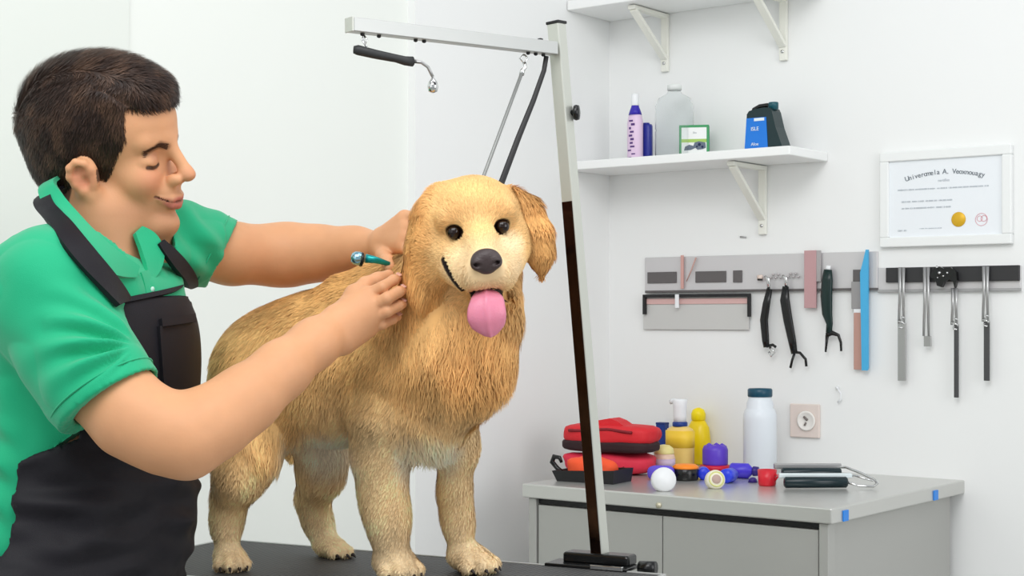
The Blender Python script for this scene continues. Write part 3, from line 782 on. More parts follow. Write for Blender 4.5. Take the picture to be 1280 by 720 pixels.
# small blue bottles lying down
M_blue = mat('royal_blue', rgb(38, 62, 222), .3)
def lying(px, py, ang, L, rad, name, label, m, capm=None, z=0):
    p = top(px, py); u = upx(p); R = Rz(ang); ax = R @ Vector((1, 0, 0)); c = p + Vector((0, 0, rad * u + z))
    r = empty(name, p, label, 'bottle', 'small bottles lying on the cabinet')
    RR = Matrix((R @ Vector((0, 1, 0)), Vector((0, 0, 1)), ax)).transposed()
    MB().lathe(c - ax * L / 2 * u, [(.001, 0), (rad * .9 * u, 0), (rad * u, 2 * u), (rad * u, L * .66 * u), (rad * .5 * u, L * .8 * u), (rad * .45 * u, L * .86 * u)], 20, R=RR).build('bottle_body', m, r)
    MB().lathe(c + ax * L * .34 * u, [(rad * .62 * u, 0), (rad * .66 * u, 1 * u), (rad * .6 * u, L * .2 * u), (.001, L * .22 * u)], 18, R=RR).build('cap', capm or m, r)
    return r
lying(879, 599, 2.2, 26, 8, 'small_bottle', 'royal blue small bottle lying left of the cream roll', M_blue, mat('grey_cap', rgb(206, 212, 222), .4))
lying(912, 603, 1.7, 30, 9, 'small_bottle', 'royal blue small bottle lying right behind the cream roll', M_blue)
lying(930, 598, .25, 34, 9.5, 'small_bottle', 'indigo small bottle lying between the roll and the red cup', mat('indigo', rgb(72, 56, 206), .3), mat('deep_indigo', rgb(50, 30, 120), .35))
# red cup
p, u, r = bottle_at(959, 607, 'red_cup', 'small red cup in front of the tall white bottle', 'cup')
MB().lathe(p, [(.002, 0), (10 * u, 0), (11 * u, 2 * u), (12 * u, 20 * u), (10.6 * u, 20 * u), (9.6 * u, 3 * u), (.002, 3 * u)], 28).build('cup_body', mat('cup_red', rgb(214, 30, 48), .3), r)
MB().tube([p + un * 10 * u + Vector((0, 0, 15 * u)), p + un * 15.5 * u + Vector((0, 0, 13 * u)), p + un * 10 * u + Vector((0, 0, 6 * u))], 1.4 * u, 8).build('handle', MATS['cup_red'], r)
# tall white bottle
p, u, r = bottle_at(950, 590, 'tall_bottle', 'tall white bottle with a dark teal lid standing by the wall', 'bottle')
MB().lathe(p, [(.003, 0), (19 * u, 0), (21 * u, 3 * u), (21 * u, 66 * u), (20.8 * u, 72 * u), (18.5 * u, 78 * u), (16.8 * u, 80 * u), (16.8 * u, 86 * u), (15 * u, 90 * u), (14 * u, 95 * u)], 36).build('bottle_body', mat('milky_plastic', rgb(226, 232, 238), .35), r)
MB().lathe(p + Vector((0, 0, 94 * u)), [(14.6 * u, 0), (15.4 * u, 1 * u), (15.4 * u, 9 * u), (14 * u, 10.5 * u), (.002, 11 * u)], 36).build('lid', mat('dark_teal', rgb(10, 70, 92), .35), r)
# clipper with twin black rollers
p = top(1022, 611); u = upx(p)
r = empty('twin_roller', p, 'steel framed device with two dark rollers lying near the cabinet corner', 'grooming tool')
ax = Vector((1, -.0, 0))
def rp(a, b, z): return p + Vector((a * u, b, z * u))
MB().tube([rp(-42, -.0, 8), rp(-40, 0, 8), rp(36, .005, 8), rp(38, .005, 8)], [5 * u, 7 * u, 7 * u, 5 * u], 18).build('roller', mat('teal_black', rgb(8, 34, 40), .25), r)
MB().tube([rp(-40, .05, 17), rp(-38, .05, 17), rp(34, .055, 17), rp(36, .055, 17)], [5 * u, 6.5 * u, 6.5 * u, 5 * u], 18).build('roller', MATS['teal_black'], r)
MB().box(rp(-1, .020, 15.5), (92 * u, .018, 5.5 * u), Matrix.Identity(3), bev=.002).build('tray_bar', mat('pale_steel', rgb(226, 236, 238), .3, metal=.3), r)
MB().box(rp(-4, .078, 24), (86 * u, .012, 7 * u), Matrix.Identity(3), bev=.002).build('back_bar', M_tool, r)
mb = MB()
mb.tube([rp(28, .08, 22), rp(44, .07, 23), rp(60, .05, 17), rp(74, .02, 10), rp(76, .01, 6), rp(70, 0, 3), rp(50, 0, 4), rp(38, 0, 8)], 1.7 * u, 8)
mb.tube([rp(36, .05, 12), rp(50, .03, 15), rp(60, .02, 12), rp(72, .015, 9)], 1.3 * u, 8)
mb.build('wire_handle', M_chrome, r)
# small dark plug beside the indigo bottle
p, u, r = bottle_at(941, 603, 'rubber_plug', 'tiny dark violet plug between the indigo bottle and the red cup', 'plug')
MB().lathe(p, [(.001, 0), (6 * u, 0), (5 * u, 4 * u), (3 * u, 6 * u), (.001, 6.5 * u)], 16).build('plug_body', mat('deep_indigo', rgb(50, 30, 120), .35), r)

# ================================================================ grooming table
ZTB = .90
e_ = Vector((.8896, -.4568, 0)); m_ = Vector((-.4568, -.8896, 0))
P0 = Vector((0.0, 2.30, 0))
RT = Matrix((e_, m_, Vector((0, 0, 1)))).transposed()    # det check below
if RT.determinant() < 0: RT = Matrix((e_, -m_, Vector((0, 0, 1)))).transposed()
e0, e1, mD = -.52, .235, .31
def TB(a, b, z): p = P0 + e_ * a + m_ * b; return Vector((p.x, p.y, z))
r = empty('grooming_table', TB((e0 + e1) / 2, mD / 2, 0), 'grooming table with a black ribbed rubber top under the dog', 'table')
M_mat = bpy.data.materials.new('ribbed_rubber'); M_mat.use_nodes = True
nt = M_mat.node_tree; b_ = nt.nodes['Principled BSDF']; b_.inputs['Base Color'].default_value = rgb(62, 63, 66); b_.inputs['Roughness'].default_value = .55
tc = nt.nodes.new('ShaderNodeTexCoord'); mp = nt.nodes.new('ShaderNodeMapping'); mp.inputs['Rotation'].default_value = (0, 0, math.radians(27)); wv_ = nt.nodes.new('ShaderNodeTexWave'); wv_.inputs['Scale'].default_value = 42; wv_.inputs['Distortion'].default_value = .6
nt.links.new(tc.outputs['Object'], mp.inputs['Vector']); nt.links.new(mp.outputs[0], wv_.inputs['Vector'])
bp = nt.nodes.new('ShaderNodeBump'); bp.inputs['Strength'].default_value = .7; bp.inputs['Distance'].default_value = .002
nt.links.new(wv_.outputs['Fac'], bp.inputs['Height']); nt.links.new(bp.outputs[0], b_.inputs['Normal'])
cr = nt.nodes.new('ShaderNodeMapRange'); cr.inputs['To Min'].default_value = .028; cr.inputs['To Max'].default_value = .062
nt.links.new(wv_.outputs['Fac'], cr.inputs['Value']); cc_ = nt.nodes.new('ShaderNodeCombineColor')
for k in range(3): nt.links.new(cr.outputs[0], cc_.inputs[k])
nt.links.new(cc_.outputs[0], b_.inputs['Base Color'])
MB().box(TB((e0 + e1) / 2, mD / 2, ZTB - .012), (e1 - e0, mD, .024), RT, bev=.004).build('tabletop', M_mat, r)
mb = MB()
for a, b, sx, sy in (((e0 + e1) / 2, -.003, e1 - e0 + .01, .006), ((e0 + e1) / 2, mD + .003, e1 - e0 + .01, .006), (e0 - .003, mD / 2, .006, mD), (e1 + .003, mD / 2, .006, mD)):
    mb.box(TB(a, b, ZTB - .0145), (sx, sy, .031), RT, bev=.001)
mb.build('edge_trim', M_alu, r)
for a, b in ((e0 + .06, .05), (e1 - .06, .05), (e0 + .06, mD - .05), (e1 - .06, mD - .05)):
    MB().tube([TB(a, b, ZTB - .025), TB(a, b, .02), TB(a, b, .0)], [.013, .013, .018], 16).build('leg', M_chrome, r)
MB().tube([TB(e0 + .06, .05, .3), TB(e1 - .06, .05, .3), TB(e1 - .06, mD - .05, .3), TB(e0 + .06, mD - .05, .3), TB(e0 + .06, .05, .3)], .009, 10).build('stretcher', M_chrome, r)

# ================================================================ grooming arm
B0 = U(751, 703, 2.283); T0 = U(695.5, 30, 2.283)
r = empty('grooming_post', B0, 'leaning square steel grooming pole with a crossbar clamped to the table', 'grooming post')
ax = (T0 - B0).normalized(); Lp = (T0 - B0).length
side = Vector((.80, -.60, 0)); side = (side - ax * side.dot(ax)).normalized(); fr_ = ax.cross(side).normalized()
if fr_.y > 0: fr_ = -fr_
RP = Matrix((side, side.cross(ax) * -1, ax)).transposed()
wT = .0205
M_pole = mat('pole_cream_metal', rgb(196, 198, 190), .34, metal=.45)
M_reflection = mat('dark_painted_reflection', rgb(52, 38, 34), .10, metal=.9)  # dark tone standing for the reflection in the pole
MB().box(B0 + ax * (Lp / 2), (wT, wT, Lp), RP, bev=.002).build('pole', M_pole, r)
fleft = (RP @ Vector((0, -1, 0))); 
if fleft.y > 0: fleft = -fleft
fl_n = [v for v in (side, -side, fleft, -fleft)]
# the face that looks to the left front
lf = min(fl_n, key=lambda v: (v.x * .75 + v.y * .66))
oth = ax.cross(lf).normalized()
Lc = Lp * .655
MB().box(B0 + ax * (Lc / 2 + .012) + lf * (wT / 2 + .0006), (wT * .86, .0014, Lc), Matrix((oth, lf, ax)).transposed(), bev=.0005).build('reflection_strip', M_reflection, r)  # added strip, its dark colour stands for the reflection on this face
MB().box(B0 + ax * (Lp + .0015), (wT + .002, wT + .002, .004), RP, bev=.001).build('end_cap', M_dark, r)
kn = U(711, 141, 2.283); kd = Vector((1, -.25, 0)).normalized(); RK = Matrix((kd.cross(Vector((0, 0, 1))), Vector((0, 0, 1)), kd)).transposed()
kb = kn + kd * .001
MB().lathe(kb, [(.001, 0), (.004, 0), (.004, .006), (.0105, .007), (.0115, .010), (.0105, .014), (.004, .0155), (.001, .0155)], 20, R=RK).build('knob', M_blackg, r)
# crossbar
A0 = U(693, 61, 2.268); A1 = U(437.5, 31, 2.06)
av = (A1 - A0).normalized(); La = (A1 - A0).length; sa = av.cross(Vector((0, 0, 1))).normalized(); ua = sa.cross(av).normalized()
RA = Matrix((av, sa, ua)).transposed()
if RA.determinant() < 0: RA = Matrix((av, -sa, ua)).transposed()
bar = MB().box((A0 + A1) / 2, (La, .0185, .0185), RA, bev=.0015).build('crossbar', M_alu, r)
MB().box(A1 + av * .001, (.003, .0195, .0195), RA, bev=.001).build('end_cap', M_pole, bar)
for tt in (.055, .13, .30, .34, .86, .90, .94):
    pos = A0 + (A1 - A0) * (1 - tt) - ua * .011; MB().lathe(pos, [(.001, -.002), (.0028, -.001), (.0028, .002), (.001, .003)], 10).build('stud', M_dark, bar)
MB().lathe(A0 + (A1 - A0) * .075 + ua * .009, [(.001, 0), (.004, 0), (.004, .003), (.001, .004)], 12).build('screw', M_dark, bar)
# clamp at the table edge
RTc = RT
cl = MB()
cb = TB(0, 0, 0); base = Vector((B0.x, B0.y, ZTB))
cl.box(base + Vector((0, 0, .010)) + m_ * .004, (.105, .034, .016), RT, bev=.005)
cl.box(base + Vector((0, 0, .0015)) + m_ * .02 - e_ * .005, (.13, .05, .005), RT, bev=.002)
cl.build('clamp', M_blackg, r)
cl = MB(); kp = base + e_ * .078 + m_ * .012 + Vector((0, 0, .002))
cl.tube([kp - e_ * .012, kp + e_ * .012], [.010, .011], 14); cl.build('clamp_screw', M_blackg, r)
MB().box(base + e_ * .03 + m_ * .047 + Vector((0, 0, .004)), (.05, .006, .006), RT, bev=.001).build('clamp_bar', M_chrome, r)

# handle tool hanging from the crossbar
ph = U(457, 50, 2.075)
r = empty('curved_hook_tool', ph, 'black gripped rod with a curved steel tip hanging under the crossbar end', 'grooming tool')
g = [U(442, 62, 2.07), U(447, 62.5, 2.07), U(470, 68, 2.08), U(495, 73, 2.09), U(506, 76, 2.095), U(516, 77, 2.10), U(518, 77, 2.10)]
MB().tube(g, [.005, .0068, .0062, .0055, .0062, .0068, .004], 16).build('grip', mat('grip_rubber', rgb(42, 43, 44), .55, bump=.3, bscale=150), r)
MB().tube([U(517, 76.5, 2.10), U(527, 78, 2.10), U(535, 84, 2.105), U(541, 96, 2.105)], [.0028, .0024, .0022, .0022], 10).build('rod', M_tool, r)
MB().lathe(U(541, 108, 2.105), [(.001, -.009), (.006, -.007), (.0075, 0), (.006, .006), (.003, .010), (.001, .012)], 18).build('tip_ball', M_chrome, r)
MB().lathe(U(541.5, 105, 2.0985), [(.0005, 0), (.0036, 0), (.0036, .0008), (.0005, .001)], 14, R=Matrix(((1, 0, 0), (0, 0, 1), (0, 1, 0)))).build('bolt', M_dark, r)
mb = MB(); mb.tube([U(455, 41, 2.072), U(454, 48, 2.072), U(456, 55, 2.072), U(459, 60, 2.072)], .0014, 8); mb.tube([U(455, 44, 2.072), U(459, 50, 2.07), U(456, 56, 2.07), U(452, 50, 2.072), U(455, 44, 2.072)], .0012, 8)
mb.build('hook', M_chrome, r)
r0 = r
# steel tether and black strap, down to the collar behind the dog's head
r = empty('steel_tether', U(655, 75, 2.24), 'grey steel cord clipped to the crossbar and running down behind the head of the dog', 'tether')
t0, t1, t2 = U(652, 92, 2.235), U(603, 224, 2.205), U(578, 305, 2.185)
MB().tube([t0, t1, t2], .0026, 8).build('cord', mat('grey_cord', rgb(140, 142, 140), .4, metal=.4), r)
mb = MB()
mb.tube([U(655, 68, 2.24), U(650, 73, 2.24), U(655, 79, 2.24), U(660, 73, 2.24), U(655, 68, 2.24)], .0016, 8)
mb.tube([U(655, 78, 2.24), U(657, 84, 2.24), U(653, 88, 2.24), U(652, 93, 2.237)], [.003, .0022, .0035, .004], 10); mb.build('clip', M_chrome, r)
r = empty('black_strap', U(682, 72, 2.255), 'black flat strap looped on the crossbar beside the steel cord', 'strap')
sp = [U(683, 70, 2.255), U(680, 88, 2.255), U(667, 125, 2.235), U(648, 172, 2.21), U(627, 228, 2.20), U(600, 310, 2.18)]
MB().tube(sp, [.0035, .0035, .0038, .0042, .0045, .0045], 10, flat=(Vector((0, 1, 0)), .35)).build('webbing', M_dark, r)

# ================================================================ light and camera
def area(name, loc, target, sx, sy, power, col=(1, 1, 1)):
    l = bpy.data.lights.new(name, 'AREA'); l.shape = 'RECTANGLE'; l.size = sx; l.size_y = sy; l.energy = power; l.color = col
    o = bpy.data.objects.new(name, l); COL.objects.link(o); o.location = loc
    o.rotation_euler = (Vector(target) - Vector(loc)).to_track_quat('-Z', 'Y').to_euler()
    return o
area('ceiling_light', (-.35, .9, 2.7), (-.2, 2.4, 1.1), 1.6, 1.0, 26)
area('ceiling_light', (.55, 1.9, 2.72), (.7, 2.9, 0.6), 1.2, 1.2, 8)
area('fill_light', (-1.5, .2, 1.8), (-.3, 2.4, 1.2), 1.4, 1.4, 5)  # added soft lamp from the viewer's left, no window stands there
area('fill_light', (1.9, .9, 1.7), (-.2, 3.2, 1.1), 1.3, 1.3, 17)  # added lamp to brighten the left wall, no window stands there
wd = bpy.data.worlds.new('daylight'); SC.world = wd; wd.use_nodes = True
wd.node_tree.nodes['Background'].inputs['Color'].default_value = (.93, .97, 1, 1); wd.node_tree.nodes['Background'].inputs['Strength'].default_value = .60
cam = bpy.data.cameras.new('camera'); cam.sensor_width = 36; cam.lens = F / 1280 * 36; cam.shift_y = (HY - 360) / 1280; cam.clip_start = .05
co = bpy.data.objects.new('camera', cam); COL.objects.link(co); co.location = (0, 0, H); co.rotation_euler = (math.pi / 2, 0, 0); SC.camera = co
SC.view_settings.view_transform = 'Standard'; SC.view_settings.look = 'None'; SC.view_settings.gamma = 1; SC.view_settings.exposure = 0
SC.view_settings.use_curve_mapping = False
# ================================================================ the dog
def uu(px, py, d): return np.array(U(px, py, d))
def pc_(pts):    # [(px,py,d,r px)] -> points, radii in metres
    return [uu(a, b, c) for a, b, c, r in pts], [PX(r, c) for a, b, c, r in pts]
def pch(pts, k=.02, op=1):
    p, r = pc_(pts)
    return chain(p, r, k, op)
dirb = np.array([.92, -.39, 0]); dirb /= np.linalg.norm(dirb); latb = np.array([-dirb[1], dirb[0], 0]); upb = np.array([0, 0, 1.])
RB = np.stack([dirb, latb, upb], 1)
D = []
# trunk
D.append(ell(uu(462, 450, 2.225), (.135, .092, .110), RB, .03))
D.append(ell(uu(388, 460, 2.26), (.14, .086, .104), RB, .05))
D.append(ell(uu(331, 487, 2.29), (.066, .082, .085), RB, .05))
D += pch([(326, 470, 2.29, 46), (310, 515, 2.28, 32)], .04)
D.append(ell(uu(530, 478, 2.16), (.072, .076, .098), RB, .05))          # fore chest
D.append(ell(uu(562, 430, 2.13), (.062, .072, .080), RB, .05))
D += pch([(520, 400, 2.18, 74), (588, 340, 2.13, 62)], .04)              # neck
D += pch([(606, 398, 2.10, 46), (584, 452, 2.09, 50), (545, 512, 2.11, 40)], .04)   # ruff
D += pch([(530, 345, 2.16, 22), (504, 353, 2.18, 18), (480, 354, 2.2, 14)], .03)
D += pch([(480, 350, 2.2, 16), (440, 366, 2.22, 18)], .05)
# front legs
LEG = []
LEG += pch([(488, 470, 2.14, 40), (482, 520, 2.14, 37), (476, 570, 2.155, 31), (479, 620, 2.16, 25), (485, 650, 2.16, 22), (491, 700, 2.16, 22)], .03)
LEG += pch([(568, 500, 2.18, 30), (571, 560, 2.205, 23), (568, 615, 2.215, 16.5), (572, 650, 2.22, 15), (578, 692, 2.22, 16)], .03)
# hind legs
LEG += pch([(318, 500, 2.26, 40), (312, 560, 2.23, 34), (300, 594, 2.22, 26), (287, 625, 2.25, 15.5), (283, 655, 2.25, 12.5), (284, 692, 2.24, 13)], .035)
LEG += pch([(392, 510, 2.33, 36), (402, 565, 2.33, 28), (402, 595, 2.34, 23), (390, 625, 2.37, 16), (398, 655, 2.375, 13.5), (410, 682, 2.365, 13)], .03)
D += LEG
def paw(px, py, d, yaw, L, Wd, Hh, base=None):
    """paw with four toes; py is the row of the table surface under it"""
    c = uu(px, py, d); c[2] = ZTB
    f = np.array([math.cos(yaw), -math.sin(yaw), 0]); l = np.array([-f[1], f[0], 0]); out = []
    out.append(ell(c + np.array([0, 0, Hh * .62]) - f * L * .05, (L * .36, Wd * .44, Hh * .60), np.stack([f, l, upb], 1), .012))
    for q, (o, e) in enumerate(((-.36, .26), (-.13, .40), (.13, .40), (.36, .26))):
        p0 = c + l * o * Wd * .72 + f * L * (e - .16) + np.array([0, 0, Hh * .62]); p1 = c + l * o * Wd * 1.0 + f * L * e + np.array([0, 0, Wd * .185])
        out.append(cap(p0, p1, Wd * .165, Wd * .170, .005))
    claws = [(c + l * o * Wd * 1.0 + f * L * (e + .13) + np.array([0, 0, Wd * .13]), f) for o, e in ((-.36, .26), (-.13, .40), (.13, .40), (.36, .26))]
    return out, claws
CL = []
for a in ((494, 0, 2.165, math.radians(62), .085, .066, .036), (588, 0, 2.215, math.radians(50), .088, .066, .034), (288, 0, 2.235, math.radians(70), .066, .052, .028), (414, 0, 2.355, math.radians(35), .072, .048, .026)):
    o, c_ = paw(a[0], 700, a[2], *a[3:]); D += o; CL += c_
# tail, tucked behind the far hip
D += pch([(318, 440, 2.37, 20), (330, 480, 2.42, 17), (348, 530, 2.44, 14), (362, 560, 2.44, 8)], .03)
# ---- head. local frame: h = towards the nose, r = picture right, v = up
hf = nrm(np.array([.10, -1, -.19])); hr = nrm(np.cross(hf, np.array([-.125, 0, 1.]))); hv = np.cross(hr, hf)
RHd = np.stack([hf, hr, hv], 1)
HC_ = uu(594, 285, 2.075)
def hl(f, r, v): return HC_ + hf * f + hr * r + hv * v
D.append(ell(hl(-.010, 0, .006), (.074, .062, .062), RHd, .03))
D.append(ell(hl(.022, 0, .022), (.044, .046, .038), RHd, .02))            # forehead
D += [cap(hl(.015, s * .034, -.022), hl(.050, s * .026, -.034), .032, .024, .02) for s in (-1, 1)]    # cheeks
D += [cap(hl(.046, s * .022, .030), hl(.050, s * .036, .022), .017, .013, .014) for s in (-1, 1)]      # brows
D += [cap(hl(.045, 0, -.002), hl(.136, .0, -.026), .024, .0165, .018)]      # bridge
D += [cap(hl(.055, s * .016, -.036), hl(.128, s * .0125, -.042), .027, .0185, .012) for s in (-1, 1)]   # flews
D += [cap(hl(.030, s * .036, -.032), hl(.104, s * .020, -.050), .026, .019, .014) for s in (-1, 1)]
D += [cap(hl(.02, 0, -.062), hl(.092, -.004, -.092), .030, .0150, .012)]       # lower jaw
def hit(px, py, prims, d0=1.6, d1=2.9, off=0.0, near=True):
    """first point of a body met on the sight line through a pixel (or the closest pass)"""
    v = np.array([(px - 640) / F, 1, (HY - py) / F]); k = d0; best = (9, d0)
    for _ in range(90):
        P_ = (v * k + np.array([0, 0, H]))[None]; dd = sdf(prims, P_)[0] - off
        if dd < best[0]: best = (dd, k)
        if abs(dd) < .0004: break
        k += dd * .75
        if k > d1:
            if not near: return None
            k = best[1]; break
    return v * k + np.array([0, 0, H])
# mouth line carved between flews and jaw
def follow(pts, prims, inset):
    return [hit(a, b, prims, 1.8) + hf * -inset for a, b in pts]
def densify(pts, n):
    out = []
    for f in np.linspace(0, len(pts) - 1, n):
        i = min(int(f), len(pts) - 2); q = f - i; p0, p1, p2, p3 = [np.array(pts[min(max(j, 0), len(pts) - 1)], float) for j in (i - 1, i, i + 1, i + 2)]
        out.append(.5 * (2 * p1 + (p2 - p0) * q + (2 * p0 - 5 * p1 + 4 * p2 - p3) * q * q + (3 * p1 - p0 - 3 * p2 + p3) * q ** 3))
    return out
ML = follow(densify([(553, 324), (558, 337), (565, 350), (572, 360), (581, 367), (594, 371)], 14), D, .0)
MR = follow(densify([(650, 352), (646, 362), (638, 370)], 5), D, .0)
ML2 = [ML[-1] - hf * .004, uu(600, 371, 1.965), uu(616, 370, 1.965), MR[-1] - hf * .004]
rL = list(np.linspace(.0028, .0088, 14)); rR = list(np.linspace(.002, .006, 5))
D += chain(ML, rL, .002, -1) + chain(MR, rR, .002, -1) + chain(ML2, [.0088, .0095, .009, .007], .004, -1)
# eye sockets
for s in (-1, 1): D.append(ell(hl(.066, s * .032, .006), (.0095, .0110, .0080), RHd, .008, -1))
# ears
EARL = pch([(546, 246, 2.075, 10), (538, 272, 2.063, 15), (533, 310, 2.06, 18), (528, 350, 2.07, 18), (525, 392, 2.095, 12), (530, 425, 2.10, 6)], .03)
EARR = pch([(645, 242, 2.09, 8), (660, 262, 2.09, 13), (671, 290, 2.085, 15), (675, 315, 2.085, 13), (677, 336, 2.085, 5)], .02)
D += EARL + EARR

X = axis_steps([(-.50, -.14, .003), (-.14, .10, .0021), (.10, .13, .003)])
Y = axis_steps([(1.91, 2.12, .0021), (2.12, 2.55, .003)])
Z = axis_steps([(.880, .95, .0025), (.95, 1.23, .003), (1.23, 1.48, .0021)])
DV, DQ = surface_nets(D, X, Y, Z)
DV[:, 2] = np.maximum(DV[:, 2], ZTB + .0008)
DN = vnormals(DV, DQ)

# coat colour of the dog, by place on the body
def S3(*c): return np.array([lin(x) for x in c])
C_GOLD, C_DEEP, C_CREAM, C_PALE, C_FACE, C_WHITE = S3(224, 177, 114), S3(200, 142, 78), S3(246, 212, 160), S3(240, 220, 184), S3(226, 182, 122), S3(248, 236, 214)
def pxof(P):
    return 640 + P[:, 0] / P[:, 1] * F, HY - (P[:, 2] - H) / P[:, 1] * F
EAR = EARL + EARR
def mix(a, b, t): return a * (1 - t[:, None]) + b * t[:, None]
def coat(P):
    z = P[:, 2]; t = (P - HC_) @ RHd
    bx = (P - uu(455, 438, 2.225)) @ RB
    n = noise3(P, 38) ; n2 = noise3(P + 7, 14)
    c = np.tile(C_GOLD, (len(P), 1))
    c = mix(c, C_DEEP, sstep(.02, .12, bx[:, 2]) * sstep(.10, -.02, bx[:, 0]) * .75)          # saddle
    c = mix(c, C_CREAM, sstep(1.20, 1.08, z) * sstep(-.36, -.20, P[:, 0]) * .9)               # chest and forelegs
    c = mix(c, C_CREAM, sstep(1.12, 1.00, z) * .75)
    c = mix(c, C_WHITE, sstep(.06, .03, np.linalg.norm((P - uu(540, 575, 2.12)) * np.array([1, .6, .8]), axis=1)) * .8)
    c = mix(c, C_WHITE, sstep(.075, .03, np.linalg.norm((P - uu(412, 572, 2.22)) * np.array([.8, .5, 1.2]), axis=1)) * .8)
    c = mix(c, C_PALE, sstep(1.0, .93, z) * .45)
    hd = sstep(.024, .0, np.linalg.norm(t - np.array([.13, 0, -.05]) * np.clip(t[:, 0] / .13, 0, 1)[:, None], axis=1) - .070)
    c = mix(c, C_FACE, hd)
    c = mix(c, C_GOLD, hd * sstep(.028, .055, t[:, 2]) * .55)
    c = mix(c, C_PALE, hd * sstep(.045, .095, t[:, 0]) * sstep(.045, .01, np.abs(t[:, 2] + .03)) * .5)
    c = mix(c, C_PALE, hd * sstep(.02, .008, np.linalg.norm((t - np.array([.06, -.035, -.018])) * np.array([.5, .7, 1]), axis=1)) * .5)
    de = sdf(EAR, P); c = mix(c, S3(220, 164, 98), sstep(.014, .002, de) * .85)
    nk = sstep(.075, .03, np.linalg.norm((P - uu(600, 430, 2.05)) * np.array([1, .4, .8]), axis=1))
    c = mix(c, S3(208, 152, 88), nk * .6)
    n3 = noise3(P * np.array([1, 1, .3]) + 5, 70) - .5; hd1 = 1 - .75 * hd
    return c * (.86 + .28 * n + .22 * (n2 - .5) + .34 * n3 * hd1)[:, None]
DC = coat(DV)
def lipdist(P, g=0.0):
    return sdf(chain(ML, [x + .0018 + g for x in rL], .001) + chain(MR, [x + .0018 + g for x in rR], .001) + chain(ML2, [.010 + g, .0115 + g, .0115 + g, .009 + g], .001), P)
# black lips and dark mouth, black eye rims
t = (DV - HC_) @ RHd
lipd = lipdist(DV)
lip = sstep(.0008, -.0012, lipd) * (t[:, 0] > .03)
DC = mix(DC, S3(26, 16, 16), lip)
eyed = np.minimum(*[np.linalg.norm((t - np.array([.066, s * .032, .006])) * np.array([.6, .9, 1.05]), axis=1) for s in (-1, 1)])
eye = sstep(.0125, .0105, eyed); DC = mix(DC, S3(40, 24, 18), eye)
# coat material
def hair_mat(name, rough=.55, sheen=.25):
    m = mat(name, (.5, .5, .5, 1), rough, attr='Col', spec=.25, sheen=sheen)
    return m
M_coat = mat('short_coat', (.5, .5, .5, 1), .7, attr='Col', spec=.2)
M_fur = mat('fur_strands', (.5, .5, .5, 1), .6, attr='Col', spec=.22)
dog = quad_mesh('dog', DV, DQ, M_coat, colors=DC)
tag(dog, 'golden retriever standing on the grooming table facing the camera with its tongue out', 'dog')

# ---- fur
def tri_area(V, T):
    return .5 * np.linalg.norm(np.cross(V[T[:, 1]] - V[T[:, 0]], V[T[:, 2]] - V[T[:, 0]]), axis=1)
def scatter(V, Q, N, n, wfun, seed):
    """n random points on a quad surface, wanted more densely where wfun is high"""
    rs = np.random.RandomState(seed)
    T = np.concatenate([Q[:, [0, 1, 2]], Q[:, [0, 2, 3]]]); A = tri_area(V, T)
    cen = V[T].mean(1); w = A * wfun(cen); w = w / w.sum()
    idx = rs.choice(len(T), n, p=w)
    a = rs.rand(n, 2); fl = a.sum(1) > 1; a[fl] = 1 - a[fl]
    t = T[idx]; P = V[t[:, 0]] + (V[t[:, 1]] - V[t[:, 0]]) * a[:, :1] + (V[t[:, 2]] - V[t[:, 0]]) * a[:, 1:]
    return P, nrm(N[t].mean(1)), rs
def strands(name, P, Nn, T0, L, lift, droop, width, C, mats, parent, rs, seg=4, wave=.0, wavefreq=2.2, tipcol=1.12, nblend=.25):
    """tapering flat locks. T0 flow along the surface, L length, lift off the skin, droop towards gravity"""
    n = len(P); V = np.zeros((n, seg + 1, 2, 3)); cur = P - Nn * np.minimum(.0015, L * .05)[:, None]
    T = nrm(T0 - Nn * (T0 * Nn).sum(1)[:, None])
    d = nrm(T + Nn * lift[:, None]); g = np.array([0, 0, -1.])
    ph = rs.rand(n) * 6.28; side0 = nrm(np.cross(T, Nn)); CN = np.zeros((n, seg + 1, 3))
    for s in range(seg + 1):
        f = s / seg
        w = width * (1 - .25 * f) if s < seg else width * .12
        sd = nrm(np.cross(d, Nn))
        off = side0 * (np.sin(ph + f * wavefreq * 3.1) - np.sin(ph))[:, None] * (wave * L)[:, None]
        V[:, s, 0] = cur + off - sd * (w / 2)[:, None]; V[:, s, 1] = cur + off + sd * (w / 2)[:, None]
        cur = cur + d * (L / seg)[:, None]
        d = nrm(d + g * droop[:, None] / seg * (.4 + f) - Nn * (lift * np.clip(L / .02, .3, 1) * .75 / seg)[:, None])
    Vf = V.reshape(-1, 3)
    base = np.arange(n)[:, None] * (2 * (seg + 1))
    Qs = np.concatenate([np.stack([base[:, 0] + 2 * s, base[:, 0] + 2 * s + 1, base[:, 0] + 2 * s + 3, base[:, 0] + 2 * s + 2], 1) for s in range(seg)])
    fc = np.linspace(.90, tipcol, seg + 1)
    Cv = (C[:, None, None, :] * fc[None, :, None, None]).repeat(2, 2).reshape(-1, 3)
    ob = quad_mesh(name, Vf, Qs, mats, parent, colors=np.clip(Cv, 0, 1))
    nj = nrm(Nn + (rs.rand(n, 3) - .5) * nblend)
    NV = np.repeat(nj, 2 * (seg + 1), 0)
    ob.data.normals_split_custom_set_from_vertices(NV.astype(np.float32))
    return ob
